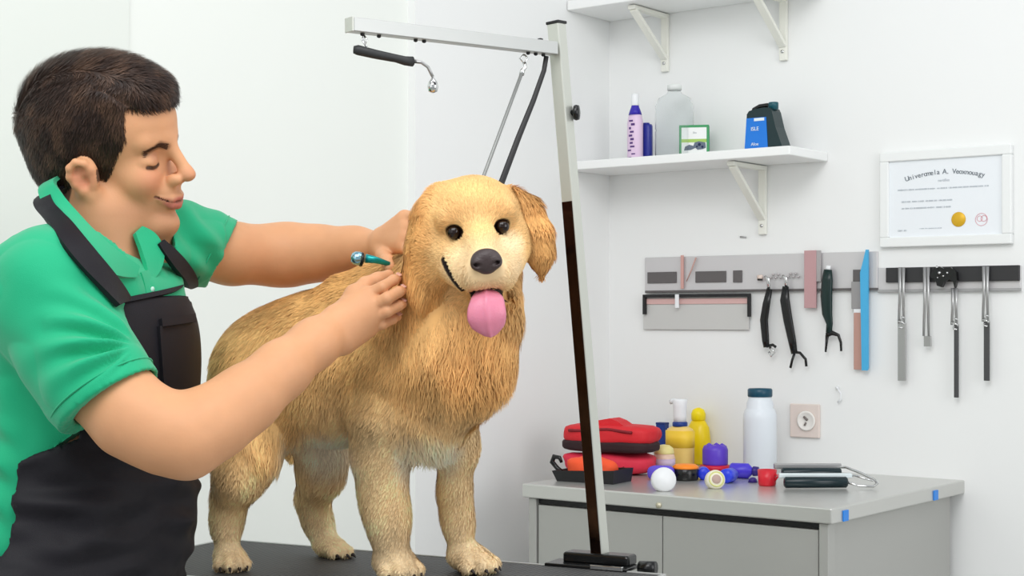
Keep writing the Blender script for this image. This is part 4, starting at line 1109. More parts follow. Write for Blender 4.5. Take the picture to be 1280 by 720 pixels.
def fur_regions(P, Nn):
    """flow, length, lift, droop for a point of the coat"""
    t = (P - HC_) @ RHd; n = len(P); z = P[:, 2]
    bx = (P - uu(455, 438, 2.225)) @ RB
    head = sstep(.018, .006, np.linalg.norm(t - np.array([.13, 0, -.05]) * np.clip(t[:, 0] / .13, 0, 1)[:, None], axis=1) - .073) * (t[:, 0] > -.085)
    # body: backwards and down
    back = -dirb
    flow = np.tile(back * .75 + np.array([0, 0, -.55]), (n, 1))
    side = sstep(.10, -.05, bx[:, 2])
    flow = flow + side[:, None] * np.array([0, 0, -.7])
    low = sstep(1.13, 1.05, z); flow = flow * (1 - low[:, None]) + low[:, None] * np.array([-.12, 0, -1.])
    front = sstep(-.20, -.13, P[:, 0]); wav = (noise3(P, 12) - .5)
    flow = flow * (1 - front[:, None]) + front[:, None] * (np.array([0.0, -.1, -1.]) + (P[:, 0:1] - (-.05)) * np.array([1.6, 0, 0]) * .8)
    flow = flow + wav[:, None] * np.array([1.5, .5, .3]) + (noise3(P + 3, 30) - .5)[:, None] * np.array([.5, .5, .1])
    # head: away from the nose, over skull and cheeks
    nose = np.array([.125, 0, -.03]); hd = nrm(t - nose); hw = hd @ RHd.T
    flow = flow * (1 - head[:, None]) + head[:, None] * hw
    L = np.full(n, .021)
    L = np.where(bx[:, 2] > .04, .018, L)
    L = L + .016 * sstep(.12, .05, np.linalg.norm((P - uu(575, 420, 2.05)) * np.array([.9, .5, .75]), axis=1))     # ruff
    tuft1 = sstep(.05, .03, np.linalg.norm((P - uu(535, 565, 2.12)) * np.array([1, .5, 1]), axis=1)); L = L + tuft1 * .022
    tuft2 = sstep(.05, .03, np.linalg.norm((P - uu(350, 560, 2.2)) * np.array([1, .5, 1]), axis=1)); L = L + tuft2 * .022
    dl = sdf(LEG, P); leg = sstep(.010, .002, dl) * sstep(1.17, 1.10, z)
    leg = np.maximum(leg * sstep(-.25, -.2, P[:, 0]), sstep(1.03, .99, z)); leg = np.maximum(leg, leg * 0 + sstep(1.10, 1.04, z) * sstep(.008, .001, dl) * .6)
    L = L * (1 - leg) + .008 * leg
    L = np.where(z < .95, .0055, L)
    ear = sstep(.012, .0, sdf(EAR, P)); L = L * (1 - head) + .0075 * head
    muz = sstep(.055, .085, t[:, 0]) * head; L = L * (1 - .45 * muz)
    earw = ear * (t[:, 0] < .03); L = L * (1 - earw) + .015 * earw
    flow = flow * (1 - earw[:, None]) + earw[:, None] * (np.array([0, -.05, -1.]) + (noise3(P, 25) - .5)[:, None] * np.array([.35, 0, 0]))
    lift = np.where(L > .015, .26, .34) + .10 * (noise3(P + 11, 60) - .5)
    droop = np.where(L > .02, .9, .3)
    return flow, L, lift, droop, head
def wden(c):
    t = (c - HC_) @ RHd; hd = np.linalg.norm(t, axis=1) < .11
    w = np.where(hd, 2.6, 1.0); w = np.where(c[:, 2] < .915, .35, w)
    return w
P, Nn, rs = scatter(DV, DQ, DN, 170000, wden, 11)
flow, L, lift, droop, head = fur_regions(P, Nn)
t = (P - HC_) @ RHd
# keep eyes, nose and lips clear
ed = np.minimum(*[np.linalg.norm((t - np.array([.066, s * .032, .006])) * np.array([.6, .9, 1.05]), axis=1) for s in (-1, 1)])
nz = np.linalg.norm((t - np.array([.142, 0, -.026])) * np.array([.6, .8, 1]), axis=1)
lp = lipdist(P)
keep = (ed > .0125) & (nz > .020) & ((lp > .0018) | (t[:, 0] < .02))
P, Nn, flow, L, lift, droop, head = [q[keep] for q in (P, Nn, flow, L, lift, droop, head)]
C = coat(P) * (.90 + .32 * rs.rand(len(P)))[:, None]
L = L * (.7 + .6 * rs.rand(len(P)))
width = np.where(head > .5, .0010, .0014) * (.7 + .6 * rs.rand(len(P)))
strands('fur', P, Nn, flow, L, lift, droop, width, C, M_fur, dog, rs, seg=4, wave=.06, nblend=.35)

# ---- eyes, nose, tongue, claws
M_eye = mat('dog_eye', rgb(26, 13, 8), .06, spec=.5)
for s in (-1, 1):
    c = hl(.0590, s * .0315, .0060); R_ = Matrix([list(x) for x in RHd])
    Rz_ = Matrix((R_.col[1], R_.col[2], R_.col[0])).transposed()
    pr = [(.0002, -.010), (.006, -.008), (.0088, -.003), (.0092, .001), (.0080, .0055), (.005, .0080), (.0025, .0091), (.0002, .0094)]
    e = MB().lathe(c, pr, 24, R=Rz_).build('eye', M_eye, dog)
# nose leather
NS = [ell(hl(.145, 0, -.020), (.012, .0185, .0135), RHd, .004), ell(hl(.146, 0, -.029), (.010, .013, .010), RHd, .006)]
NS += [ell(hl(.149, s * .0105, -.0235), (.009, .0095, .0095), RHd, .003) for s in (-1, 1)]
NS += [cap(hl(.160, s * .0085, -.026), hl(.152, s * .0150, -.0235), .0030, .0022, .003, -1) for s in (-1, 1)]
NS += [cap(hl(.1585, 0, -.030), hl(.1565, 0, -.040), .0009, .0009, .002, -1)]
c = hl(.146, 0, -.024)
V, Q = surface_nets(NS, np.linspace(c[0] - .03, c[0] + .03, 62), np.linspace(c[1] - .025, c[1] + .025, 52), np.linspace(c[2] - .03, c[2] + .03, 62))
quad_mesh('nose', V, Q, mat('nose_leather', rgb(62, 50, 50), .42, bump=.35, bscale=420, spec=.5), dog)
# tongue
vs = []; fs = []; nu, nv = 25, 40
path = [uu(604, 362, 2.01), uu(606, 364, 1.985), uu(607, 366, 1.963), uu(608, 372, 1.950), uu(608, 384, 1.944), uu(609, 398, 1.944), uu(611, 411, 1.950), uu(613, 419, 1.956)]
wid = [.012, .016, .0190, .0215, .0238, .0244, .0205, .0115]
def interp(arr, f):
    x = f * (len(arr) - 1); i = min(int(x), len(arr) - 2); q = x - i
    p0, p1, p2, p3 = arr[max(i - 1, 0)], arr[i], arr[i + 1], arr[min(i + 2, len(arr) - 1)]
    return .5 * (2 * p1 + (p2 - p0) * q + (2 * p0 - 5 * p1 + 4 * p2 - p3) * q * q + (3 * p1 - p0 - 3 * p2 + p3) * q ** 3)
for j in range(nv + 1):
    f = j / nv; p = interp(path, f); w = interp(wid, f); tn = nrm(interp(path, min(1, f + .04)) - interp(path, max(0, f - .04))); nn_ = np.cross(hr, tn)
    if nn_ @ hf < 0 and f > .3: nn_ = -nn_
    if f <= .3 and nn_ @ hv < 0: nn_ = -nn_
    for side in (1, -1):
        for i in range(nu):
            a = -1 + 2 * i / (nu - 1) if side == 1 else 1 - 2 * i / (nu - 1)
            if side == -1 and i in (0, nu - 1): continue
            th_ = .0032 * math.sqrt(max(0, 1 - a * a)) + .0004
            bend = .0050 * a * a - .0016 * math.exp(-(a / .14) ** 2)
            vs.append(Vector(p + hr * a * w + nn_ * (side * th_ - bend * (1 if side == 1 else 1) + (.0016 * math.exp(-(a / .14) ** 2) if side == -1 else 0))))
nr = nu + nu - 2
for j in range(nv):
    for i in range(nr):
        a = j * nr + i; b = j * nr + (i + 1) % nr; fs.append((a, b, b + nr, a + nr))
fs.append(tuple(range(nr))); fs.append(tuple(nv * nr + i for i in range(nr)))
tg = MB().add(vs, fs, 0, True).build('tongue', mat('tongue_pink', rgb(222, 134, 158), .38, bump=.2, bscale=500, sss=.15), dog)
M_claw = mat('dark_claw', rgb(44, 34, 30), .4)
for p, f in CL:
    p = np.array(p); MB().tube([p - f * .006, p, p + f * .005 - np.array([0, 0, .004])], [.0030, .0026, .0006], 8).build('claw', M_claw, dog)
# ================================================================ the man
Fv = nrm(np.array([.93, -.36, 0])); Sv = np.array([-Fv[1], Fv[0], 0]); RM = np.stack([Fv, Sv, upb], 1)
# ---- head frame
a_, p_, ro = math.radians(11), math.radians(3), math.radians(17)
mf = np.array([math.cos(a_) * math.cos(p_), -math.sin(a_) * math.cos(p_), -math.sin(p_)]); r0_ = np.array([-math.sin(a_), -math.cos(a_), 0])
u0_ = np.cross(r0_, mf); mr = math.cos(ro) * r0_ - math.sin(ro) * u0_; mu = math.cos(ro) * u0_ + math.sin(ro) * r0_
MO = uu(130, 196, 2.10); RMH = np.stack([mf, -mr, mu], 1)       # local: x forward, y to his left, z up
def ml(x, y, z): return MO + RMH @ np.array([x, y, z])
# ---- skin
B = []
B.append(ell(ml(-.012, 0, .042), (.093, .074, .084), RMH, .02))
B.append(ell(ml(.040, 0, .050), (.062, .062, .060), RMH, .03))
B.append(ell(ml(.040, 0, -.018), (.050, .051, .066), RMH, .02))
B.append(ell(ml(.032, 0, -.060), (.054, .048, .040), RMH, .02))
B.append(ell(ml(.083, 0, -.088), (.017, .019, .016), RMH, .02))
for s in (-1, 1):
    B.append(cap(ml(.002, s * .053, -.042), ml(.070, s * .018, -.088), .016, .014, .014))
    B.append(ell(ml(.064, s * .034, -.022), (.024, .022, .022), RMH, .018))
    B.append(cap(ml(.088, s * .012, .028), ml(.076, s * .040, .028), .011, .010, .012))
    B.append(ell(ml(.099, s * .031, .004), (.013, .014, .010), RMH, .014, -1))
    B.append(ell(ml(.074, s * .031, .003), (.0155, .0165, .0135), RMH, .004))       # lids
    B.append(cap(ml(.089, s * .020, -.0035), ml(.082, s * .044, -.0015), .0011, .0009, .002, -1))   # closed lid line
B.append(cap(ml(.090, 0, .028), ml(.114, 0, -.012), .0085, .0080, .012))
B.append(ell(ml(.1165, 0, -.020), (.0120, .0115, .0095), RMH, .008))
for s in (-1, 1):
    B.append(ell(ml(.1035, s * .0125, -.025), (.0105, .0068, .0078), RMH, .005))
    B.append(cap(ml(.110, s * .0065, -.0335), ml(.106, s * .0070, -.026), .0026, .0022, .003, -1))
B.append(ell(ml(.086, 0, -.046), (.018, .024, .020), RMH, .014))                    # muzzle
B += chain([ml(.086, -.027, -.0475), ml(.098, -.013, -.0510), ml(.1035, 0, -.0505), ml(.098, .013, -.0510), ml(.086, .027, -.0475)], [.0032, .0056, .0052, .0056, .0032], .003)
B += chain([ml(.086, -.024, -.0515), ml(.097, -.011, -.0595), ml(.0995, 0, -.0610), ml(.097, .011, -.0595), ml(.086, .024, -.0515)], [.0030, .0058, .0064, .0058, .0030], .003)
MTH = [ml(.0835, -.0315, -.0450), ml(.0950, -.0200, -.0520), ml(.1045, -.008, -.0560), ml(.1065, 0, -.0555), ml(.1045, .008, -.0560), ml(.0950, .0200, -.0520), ml(.0835, .0315, -.0450)]
B += chain(MTH, [.0013, .0013, .0011, .0011, .0011, .0013, .0013], .001, -1)
for s in (-1, 1):          # ears
    e = lambda x, y, z: ml(x * .82 + .015, s * y, z * .78 - .013)
    rim = [e(.005, .072, .000), e(.004, .079, .016), e(-.003, .085, .027), e(-.014, .089, .030), e(-.024, .090, .020), e(-.026, .088, .004), e(-.019, .084, -.010), e(-.010, .079, -.022), e(-.002, .074, -.029), e(.005, .070, -.024)]
    B.append(ell(e(-.009, .075, .002), (.0195, .0105, .029), RMH, .006))
    B += chain(rim, [.0042, .0036, .0036, .0036, .0038, .0040, .0045, .0058, .0060, .005], .007)
    B.append(ell(e(-.010, .088, .012), (.006, .0035, .009), RMH, .004, -1))
    B.append(ell(e(-.003, .087, -.004), (.0065, .007, .0085), RMH, .004, -1))
    B += chain([e(-.016, .082, .016), e(-.017, .084, .002), e(-.010, .081, -.014)], [.0026, .0030, .0034], .004)
    B.append(cap(e(.004, .073, -.006), e(.003, .077, -.001), .0042, .0034, .003))
# neck and trunk
B += pch([(124, 215, 2.11, 44), (128, 275, 2.09, 46), (128, 345, 2.09, 55)], .02)

B.append(ell(uu(118, 430, 2.08), (.10, .145, .11), RM, .03))
B.append(ell(uu(112, 560, 2.07), (.11, .14, .16), RM, .04))
ARM_R = [(62, 372, 1.94, 60), (120, 470, 1.895, 50), (165, 520, 1.87, 47), (205, 542, 1.86, 43), (234, 548, 1.855, 40), (272, 525, 1.88, 40), (310, 497, 1.91, 36.5), (352, 462, 1.95, 31), (392, 430, 1.995, 26), (418, 412, 2.02, 24)]
B += pch(ARM_R, .03)
B.append(ell(uu(238, 572, 1.862), (.014, .014, .014), None, .03))
ARM_L = [(170, 315, 2.15, 52), (222, 308, 2.22, 38), (290, 317, 2.29, 34.5), (340, 319, 2.33, 33), (368, 318, 2.335, 33), (405, 316, 2.32, 29), (442, 311, 2.29, 23), (474, 306, 2.25, 18)]
B += pch(ARM_L, .03)
# near hand
def finger(pts, rads, k=.004): 
    return chain([uu(*p) for p in pts], [r / 1000 for r in rads], k)
W0 = (418, 412, 2.02)
KN = [(458, 369, 2.038), (464, 383, 2.030), (465, 397, 2.033), (460, 410, 2.042)]
for q, kn in enumerate(KN):
    w0 = (W0[0] + 6 + q * 2, W0[1] - 16 + q * 10, W0[2] + .004)
    B.append(cap(uu(*w0), uu(*kn), .0165, .0128, .016))
B.append(cap(uu(430, 405, 2.03), uu(452, 392, 2.036), .019, .015, .015))
HF = [([KN[0], (478, 359, 2.032), (492, 350, 2.046), (497, 348, 2.060)], [11, 9.2, 8.4, 7.4]),
      ([KN[1], (484, 373, 2.022), (498, 365, 2.036), (503, 363, 2.052)], [11.4, 9.6, 8.8, 7.8]),
      ([KN[2], (484, 389, 2.026), (498, 382, 2.040), (503, 380, 2.054)], [11, 9.4, 8.6, 7.6]),
      ([KN[3], (478, 405, 2.036), (491, 399, 2.048), (497, 396, 2.060)], [10, 8.4, 7.6, 6.8])]
for pts, rr_ in HF: B += finger(pts, [q * .84 for q in rr_], .0025)
B += finger([(428, 392, 2.035), (443, 368, 2.046), (458, 356, 2.060), (472, 350, 2.070), (486, 344, 2.080)], [15, 12, 10, 9.2, 7.6], .007)
# far hand
K2 = [(506, 273, 2.205), (509, 284, 2.195), (508, 296, 2.190), (503, 307, 2.190)]
for q, kn in enumerate(K2):
    B.append(cap(uu(482, 296 + q * 5, 2.235), uu(*kn), .0150, .0120, .014))
F2 = [([K2[0], (528, 271, 2.175), (545, 289, 2.145), (552, 308, 2.135)], [10.5, 9, 8, 7.2]), ([K2[1], (532, 287, 2.165), (546, 307, 2.140), (550, 324, 2.130)], [10.8, 9.2, 8.4, 7.6]),
      ([K2[2], (527, 303, 2.160), (540, 322, 2.138), (543, 336, 2.130)], [10.4, 9, 8.2, 7.4]), ([K2[3], (517, 317, 2.165), (527, 334, 2.142), (529, 346, 2.135)], [9.6, 8.2, 7.4, 6.8])]
for pts, rr_ in F2: B += finger(pts, rr_)
B += finger([(476, 312, 2.235), (480, 320, 2.205), (484, 327, 2.165), (487, 334, 2.140)], [13, 10.5, 9.4, 8], .006)

X = axis_steps([(-.80, -.665, .004), (-.665, -.405, .0014), (-.405, -.24, .0028), (-.24, -.08, .0014)])
Y = axis_steps([(1.80, 1.97, .0028), (1.97, 2.28, .0016), (2.28, 2.44, .003)])
Z = axis_steps([(.90, 1.215, .0030), (1.215, 1.57, .0015)])
MV, MQ = surface_nets(B, X, Y, Z)
MN = vnormals(MV, MQ)
t = (MV - MO) @ RMH
SK = S3(214, 158, 117)
c = np.tile(SK, (len(MV), 1)); n = noise3(MV, 30); n2 = noise3(MV + 2, 90)
c = c * (.95 + .08 * n + .05 * n2)[:, None]
def spot(p, r, col, amt):
    global c
    w = sstep(r, r * .25, np.linalg.norm(t - np.array(p), axis=1)) * amt; c = mix(c, col, w)
for s in (-1, 1):
    spot((.078, s * .036, -.022), .030, S3(206, 128, 100), .5)
    spot((.008, s * .084, -.011), .028, S3(206, 126, 100), .6)
    spot((.085, s * .031, .008), .013, S3(170, 112, 88), .5)
spot((.118, 0, -.02), .018, S3(206, 130, 104), .5)
def tloc(prims): return prims
lipU = chain([np.array(x) for x in ((.087, -.0265, -.0475), (.100, -.013, -.0525), (.106, 0, -.0530), (.100, .013, -.0525), (.087, .0265, -.0475))], [.0018, .0040, .0040, .0040, .0018], .001)
lipL = chain([np.array(x) for x in ((.087, -.0235, -.0510), (.100, -.011, -.0610), (.103, 0, -.0625), (.100, .011, -.0610), (.087, .0235, -.0510))], [.0022, .0056, .0062, .0056, .0022], .001)
ld = sdf(lipU + lipL, t); c = mix(c, S3(196, 98, 94), sstep(.0022, -.0005, ld) * .9)
md = sdf(chain([(RMH.T @ (q - MO)) for q in MTH], [.0012] * 7, .0005), t); c = mix(c, S3(96, 44, 40), sstep(.0016, .0, md) * .85)
# lash lines and brows
for s in (-1, 1):
    lashd = sdf(chain([np.array([.0850, s * .020, -.0030]), np.array([.0890, s * .031, -.0055]), np.array([.0820, s * .044, -.0035])], [.0020, .0026, .0020], .0005), t)
    c = mix(c, S3(40, 22, 16), sstep(.0016, -.0002, lashd) * .9)
    bd = sdf(chain([np.array([.096, s * .012, .021]), np.array([.094, s * .028, .024]), np.array([.080, s * .047, .014])], [.0034, .0040, .0018], .001), t)
    c = mix(c, S3(92, 60, 44), sstep(.0045, -.001, bd) * .75)
# shaved beard shade, scalp under the hair
bs = sstep(.020, -.02, t[:, 2] + .045) * (np.linalg.norm(t, axis=1) < .15); c = mix(c, S3(170, 122, 96), bs * .4)
# hairline
def hairline(t):
    """positive inside the hair region of the scalp"""
    x, y, z = t[:, 0], np.abs(t[:, 1]), t[:, 2]
    front = (z - (.073 + .10 * np.maximum(y - .035, 0)))           # above the forehead
    side = np.minimum(z - (-.022 + .9 * np.maximum(x - .030, 0)), (.066 - x) * .9 + (z - .05) * .10)
    back = np.minimum(-.018 - x, z + .062)
    above = np.maximum(front, np.minimum(side, np.minimum(.058 - x + .60 * (z - .03), .062 - x)))
    return np.maximum(above, back)
hm = hairline(t) + (n2 - .5) * .004
c = mix(c, S3(66, 48, 40), sstep(-.001, .004, hm) * (np.linalg.norm(t, axis=1) < .16) * .9 * (1 - (np.abs(t[:, 1]) > .060) * (t[:, 0] < .026) * (t[:, 0] > -.015) * (t[:, 2] < .0215) * (np.abs(t[:, 1]) > .060 + .010 * (t[:, 2] > .012))) * (1 - (t[:, 2] < -.018) * (t[:, 0] > -.012)))
# fingernails tint is left to nail meshes
M_skin = mat('skin', (.5, .5, .5, 1), .52, attr='Col', spec=.35, sss=.10, bump=.08, bscale=260)
man = quad_mesh('person', MV, MQ, M_skin, colors=np.clip(c, 0, 1))
tag(man, 'person in green polo shirt and black apron with both hands on the dog', 'person')

# ---- nails on the fingertips of the near hand
mbn = []
M_nail = mat('fingernail', rgb(226, 176, 158), .3)
for pts, rr_ in HF:
    a, b = uu(*pts[2]), uu(*pts[3]); dd = nrm(b - a); nf = nrm(np.array([0, -1, .35]) - dd * (np.array([0, -1, .35]) @ dd)); sd = np.cross(dd, nf)
    MB().box(b + nf * rr_[3] / 1000 * .9 - dd * .002, (.0075, .009, .0016), Matrix([list(x) for x in np.stack([sd, dd, nf], 1)]), bev=.0007).build('fingernail', M_nail, man)

# ---- hair
HP = [ell(ml(-.014, 0, .048), (.101, .080, .090), RMH, .01), ell(ml(.030, -.004, .088), (.064, .062, .044), RMH, .03), ell(ml(.072, .004, .090), (.026, .048, .021), RMH, .025), ell(ml(-.04, 0, -.012), (.056, .060, .05), RMH, .03)]
for q in B[:3]:
    w_ = Prim(); w_.kind = 1; w_.k = .01; w_.op = 1; w_.c = q.c; w_.r = q.r + .0045; w_.p = (q.p[0], q.p[1] + .0045, q.p[2]); HP.append(w_)
PART = [hit(*q, HP, 1.9, 2.4) for q in densify([(112, 109), (126, 111), (142, 119), (158, 130), (168, 137)], 9)]
HP += chain(PART, [.0016] * 4 + [.0022] * 5, .003, -1)      # parting
def hpost(d, P):
    t = (P - MO) @ RMH; h = hairline(t)
    earbox = np.maximum(np.abs(t[:, 0] - .006) - .021, np.abs(t[:, 2] + .012) - .027); earbox = np.maximum(earbox, .0735 - np.abs(t[:, 1]))
    return np.maximum(np.maximum(d, -h * .8), -earbox)
lo = MO - .16; hi = MO + .18
HV, HQ = surface_nets(HP, np.arange(lo[0], hi[0], .0024), np.arange(lo[1], hi[1], .0024), np.arange(lo[2], hi[2], .0024), post=hpost)
HN = vnormals(HV, HQ)
M_hairb = mat('dark_brown_hair', (.5, .5, .5, 1), .45, attr='Col', spec=.3)
def hcol(P, rs=None):
    n = noise3(P, 60); cc = mix(np.tile(S3(44, 30, 24), (len(P), 1)), S3(74, 54, 42), sstep(.35, .8, n))
    return cc
hair = quad_mesh('hair', HV, HQ, M_hairb, man, colors=mix(hcol(HV) * .8, S3(150, 116, 96), sstep(.003, .0005, sdf(chain(PART, [.001] * 9, .001), HV)) * .6))
P, Nn, rs = scatter(HV, HQ, HN, 34000, lambda c: np.ones(len(c)), 21)
t = (P - MO) @ RMH; prd = sdf(chain(PART, [.001] * 9, .001), P); good = (sdf(HP, P) > -.004) & (prd > .0012); P, Nn, t = P[good], Nn[good], t[good]
topm = sstep(-.060, -.044, t[:, 1]) * sstep(.03, .07, t[:, 2])
fl_top = np.array([.85, .55, .10]) - sstep(.04, .08, t[:, 0])[:, None] * np.array([.4, 0, .8]); fl_side = np.array([-.35, 0, -1.0])
fl = topm[:, None] * fl_top + (1 - topm[:, None]) * fl_side
fl = fl + (noise3(P, 45) - .5)[:, None] * np.array([.5, .6, .4])
flw = fl @ RMH.T
L = (.009 + .012 * topm - .009 * topm * sstep(.045, .075, t[:, 0])) * (.6 + .7 * rs.rand(len(P)))
strands('hair_strands', P, Nn, flw, L, .30 + .12 * rs.rand(len(P)), np.full(len(P), .10), np.full(len(P), .0010) * (.7 + .6 * rs.rand(len(P))), hcol(P) * (.6 + .9 * rs.rand(len(P)))[:, None], M_hairb, hair, rs, seg=3, wave=.05, nblend=.5, tipcol=1.25)
# eyebrows
for s in (-1, 1):
    n = 330; f = rs.rand(n); pth = np.array([[.098, s * .011, .019], [.0965, s * .028, .0230], [.084, s * .049, .0135]])
    pp = np.where(f[:, None] < .5, pth[0] + (pth[1] - pth[0]) * f[:, None] * 2, pth[1] + (pth[2] - pth[1]) * (f[:, None] * 2 - 1)) + (rs.rand(n, 3) - .5) * np.array([0, 0, .0095]) * (1.1 - .6 * f[:, None])
    PW = MO + pp @ RMH.T
    for _ in range(4):
        g = sdf(B, PW); e = 1e-3
        gr = np.stack([(sdf(B, PW + np.eye(3)[k] * e) - g) / e for k in range(3)], 1); PW = PW - gr * g[:, None] * .9
    NW = nrm(gr)
    fw_ = (np.array([-.25, s * 1.0, .25])) @ RMH.T
    strands('eyebrow', PW, NW, np.tile(fw_, (n, 1)), np.full(n, .006), np.full(n, .25), np.zeros(n), np.full(n, .0007), np.tile(S3(84, 56, 42), (n, 1)), M_hairb, man, rs, seg=2)

# ---- polo shirt
T_ = []
T_.append(ell(uu(116, 428, 2.08), (.116, .168, .125), RM, .04))
T_.append(ell(uu(108, 545, 2.07), (.126, .158, .19), RM, .05))
T_.append(ell(uu(98, 680, 2.055), (.128, .158, .16), RM, .05))
T_ += pch([(116, 354, 2.07, 68), (106, 318, 2.08, 60)], .03)
SL = pch([(92, 345, 2.0, 66), (60, 366, 1.94, 70), (94, 436, 1.905, 57), (136, 501, 1.88, 60), (150, 524, 1.875, 60)], .04)
SL2 = pch([(165, 318, 2.13, 60), (222, 303, 2.21, 44), (268, 314, 2.27, 38), (305, 322, 2.30, 37)], .04)
SH = T_ + SL + SL2
nc1, pc1 = nrm(np.array([.56, -.16, -.80])), uu(135, 503, 1.88)
nc2, pc2 = nrm(np.array([.88, .18, -.42])), uu(277, 318, 2.275)
armR = pch(ARM_R); armL = pch(ARM_L)
NK = pch([(122, 350, 2.085, 56), (112, 262, 2.075, 56)], .01)
def cut(d, P, n, c0, ax, rad):
    w = P - c0; s = w @ n; q = np.linalg.norm(w - s[:, None] * n, axis=1)
    m = (q < rad) & (s > -.03)
    return np.where(m & (s > 0), np.maximum(d, s), d), m & (s > -.028)
nkA, nkU = uu(122, 350, 2.085), nrm(uu(112, 262, 2.075) - uu(122, 350, 2.085))
plA = uu(72, 250, 2.03); plN = nrm(np.cross(uu(174, 337, 2.03) - plA, uu(179, 300, 2.15) - plA)); plN = plN if plN[2] > 0 else -plN
def shpost(d, P):
    d, m = cut(d, P, nc1, pc1, None, .105); 
    if m.any(): d[m] = np.maximum(d[m], -(sdf(armR, P[m]) - .005))
    d, m = cut(d, P, nc2, pc2, None, .075)
    if m.any(): d[m] = np.maximum(d[m], -(sdf(armL, P[m]) - .003))
    w = P - nkA; q = np.linalg.norm(w - (w @ nkU)[:, None] * nkU, axis=1)
    smx = lambda a, b, k: np.maximum(a, b) + np.maximum(k - np.abs(a - b), 0) ** 2 / (4 * k)
    d = np.where((q < .105) & (P[:, 2] > 1.27), smx(d, (P - plA) @ plN, .008), d)
    # neck opening
    nk = sdf(NK, P) - .004
    z_open = (P[:, 2] > 1.27)
    d = np.where(z_open, smx(d, -nk, .006), d)
    return d
X = axis_steps([(-.86, -.26, .003)]); Y = axis_steps([(1.78, 2.36, .003)]); Z = axis_steps([(.80, 1.44, .003)])
SV_, SQ_ = surface_nets(SH, X, Y, Z, post=shpost)
SN_ = vnormals(SV_, SQ_)
# creases: rays running out of the arm pit, and sagging folds on the trunk
def creases(P, N):
    px, py = pxof(P)
    ax_, ay_ = 172, 432
    dx, dy = px - ax_, py - ay_; ang = np.arctan2(dy, -dx); rd = np.hypot(dx, dy)
    near = sstep(2.06, 1.98, P[:, 1])
    a = np.sin(ang * 17 + 1.4 * np.sin(rd * .025) + 3 * (noise3(P, 9) - .5)) * np.exp(-((ang - .1) / 1.0) ** 2) * sstep(8, 40, rd) * sstep(150, 60, rd) * near
    a = a * .0085
    b = np.sin(P[:, 2] * 120 + P[:, 0] * 60 + 6 * noise3(P, 7)) * .0050 * sstep(1.16, 1.10, P[:, 2])
    fs2 = np.sin((P[:, 0] * 1.0 + P[:, 2] * .5) * 170 + 3 * noise3(P, 12)) * .0045 * sstep(.08, .03, np.linalg.norm(P - uu(232, 300, 2.18), axis=1))
    g = (noise3(P, 16) - .5) * .009 + (np.abs(noise3(P + 9, 24) - .5)) * .008
    cuffd = np.where(np.linalg.norm(P - pc1, axis=1) < .11, sstep(0, .035, -((P - pc1) @ nc1)), 1) * np.where(np.linalg.norm(P - pc2, axis=1) < .07, sstep(0, .03, -((P - pc2) @ nc2)), 1)
    w = P - uu(108, 545, 2.07); under = sstep(-.015, .03, w @ Fv) * sstep(1.29, 1.26, P[:, 2]) * sstep(.016, .004, sdf(T_, P))
    return P + N * ((a + b + fs2 + g) * cuffd * (1 - under) - .005 * under)[:, None]
# keep cuffs crisp
w1 = np.clip(np.abs((SV_ - pc1) @ nc1) / .02, 0, 1)
SV2 = creases(SV_, SN_); 
M_shirt = mat('green_pique', rgb(3, 170, 120), .75, bump=.15, bscale=700, sheen=.2)
shirt = quad_mesh('polo_shirt', SV2, SQ_, M_shirt, man); shirt['label'] = 'emerald green short sleeved polo shirt'
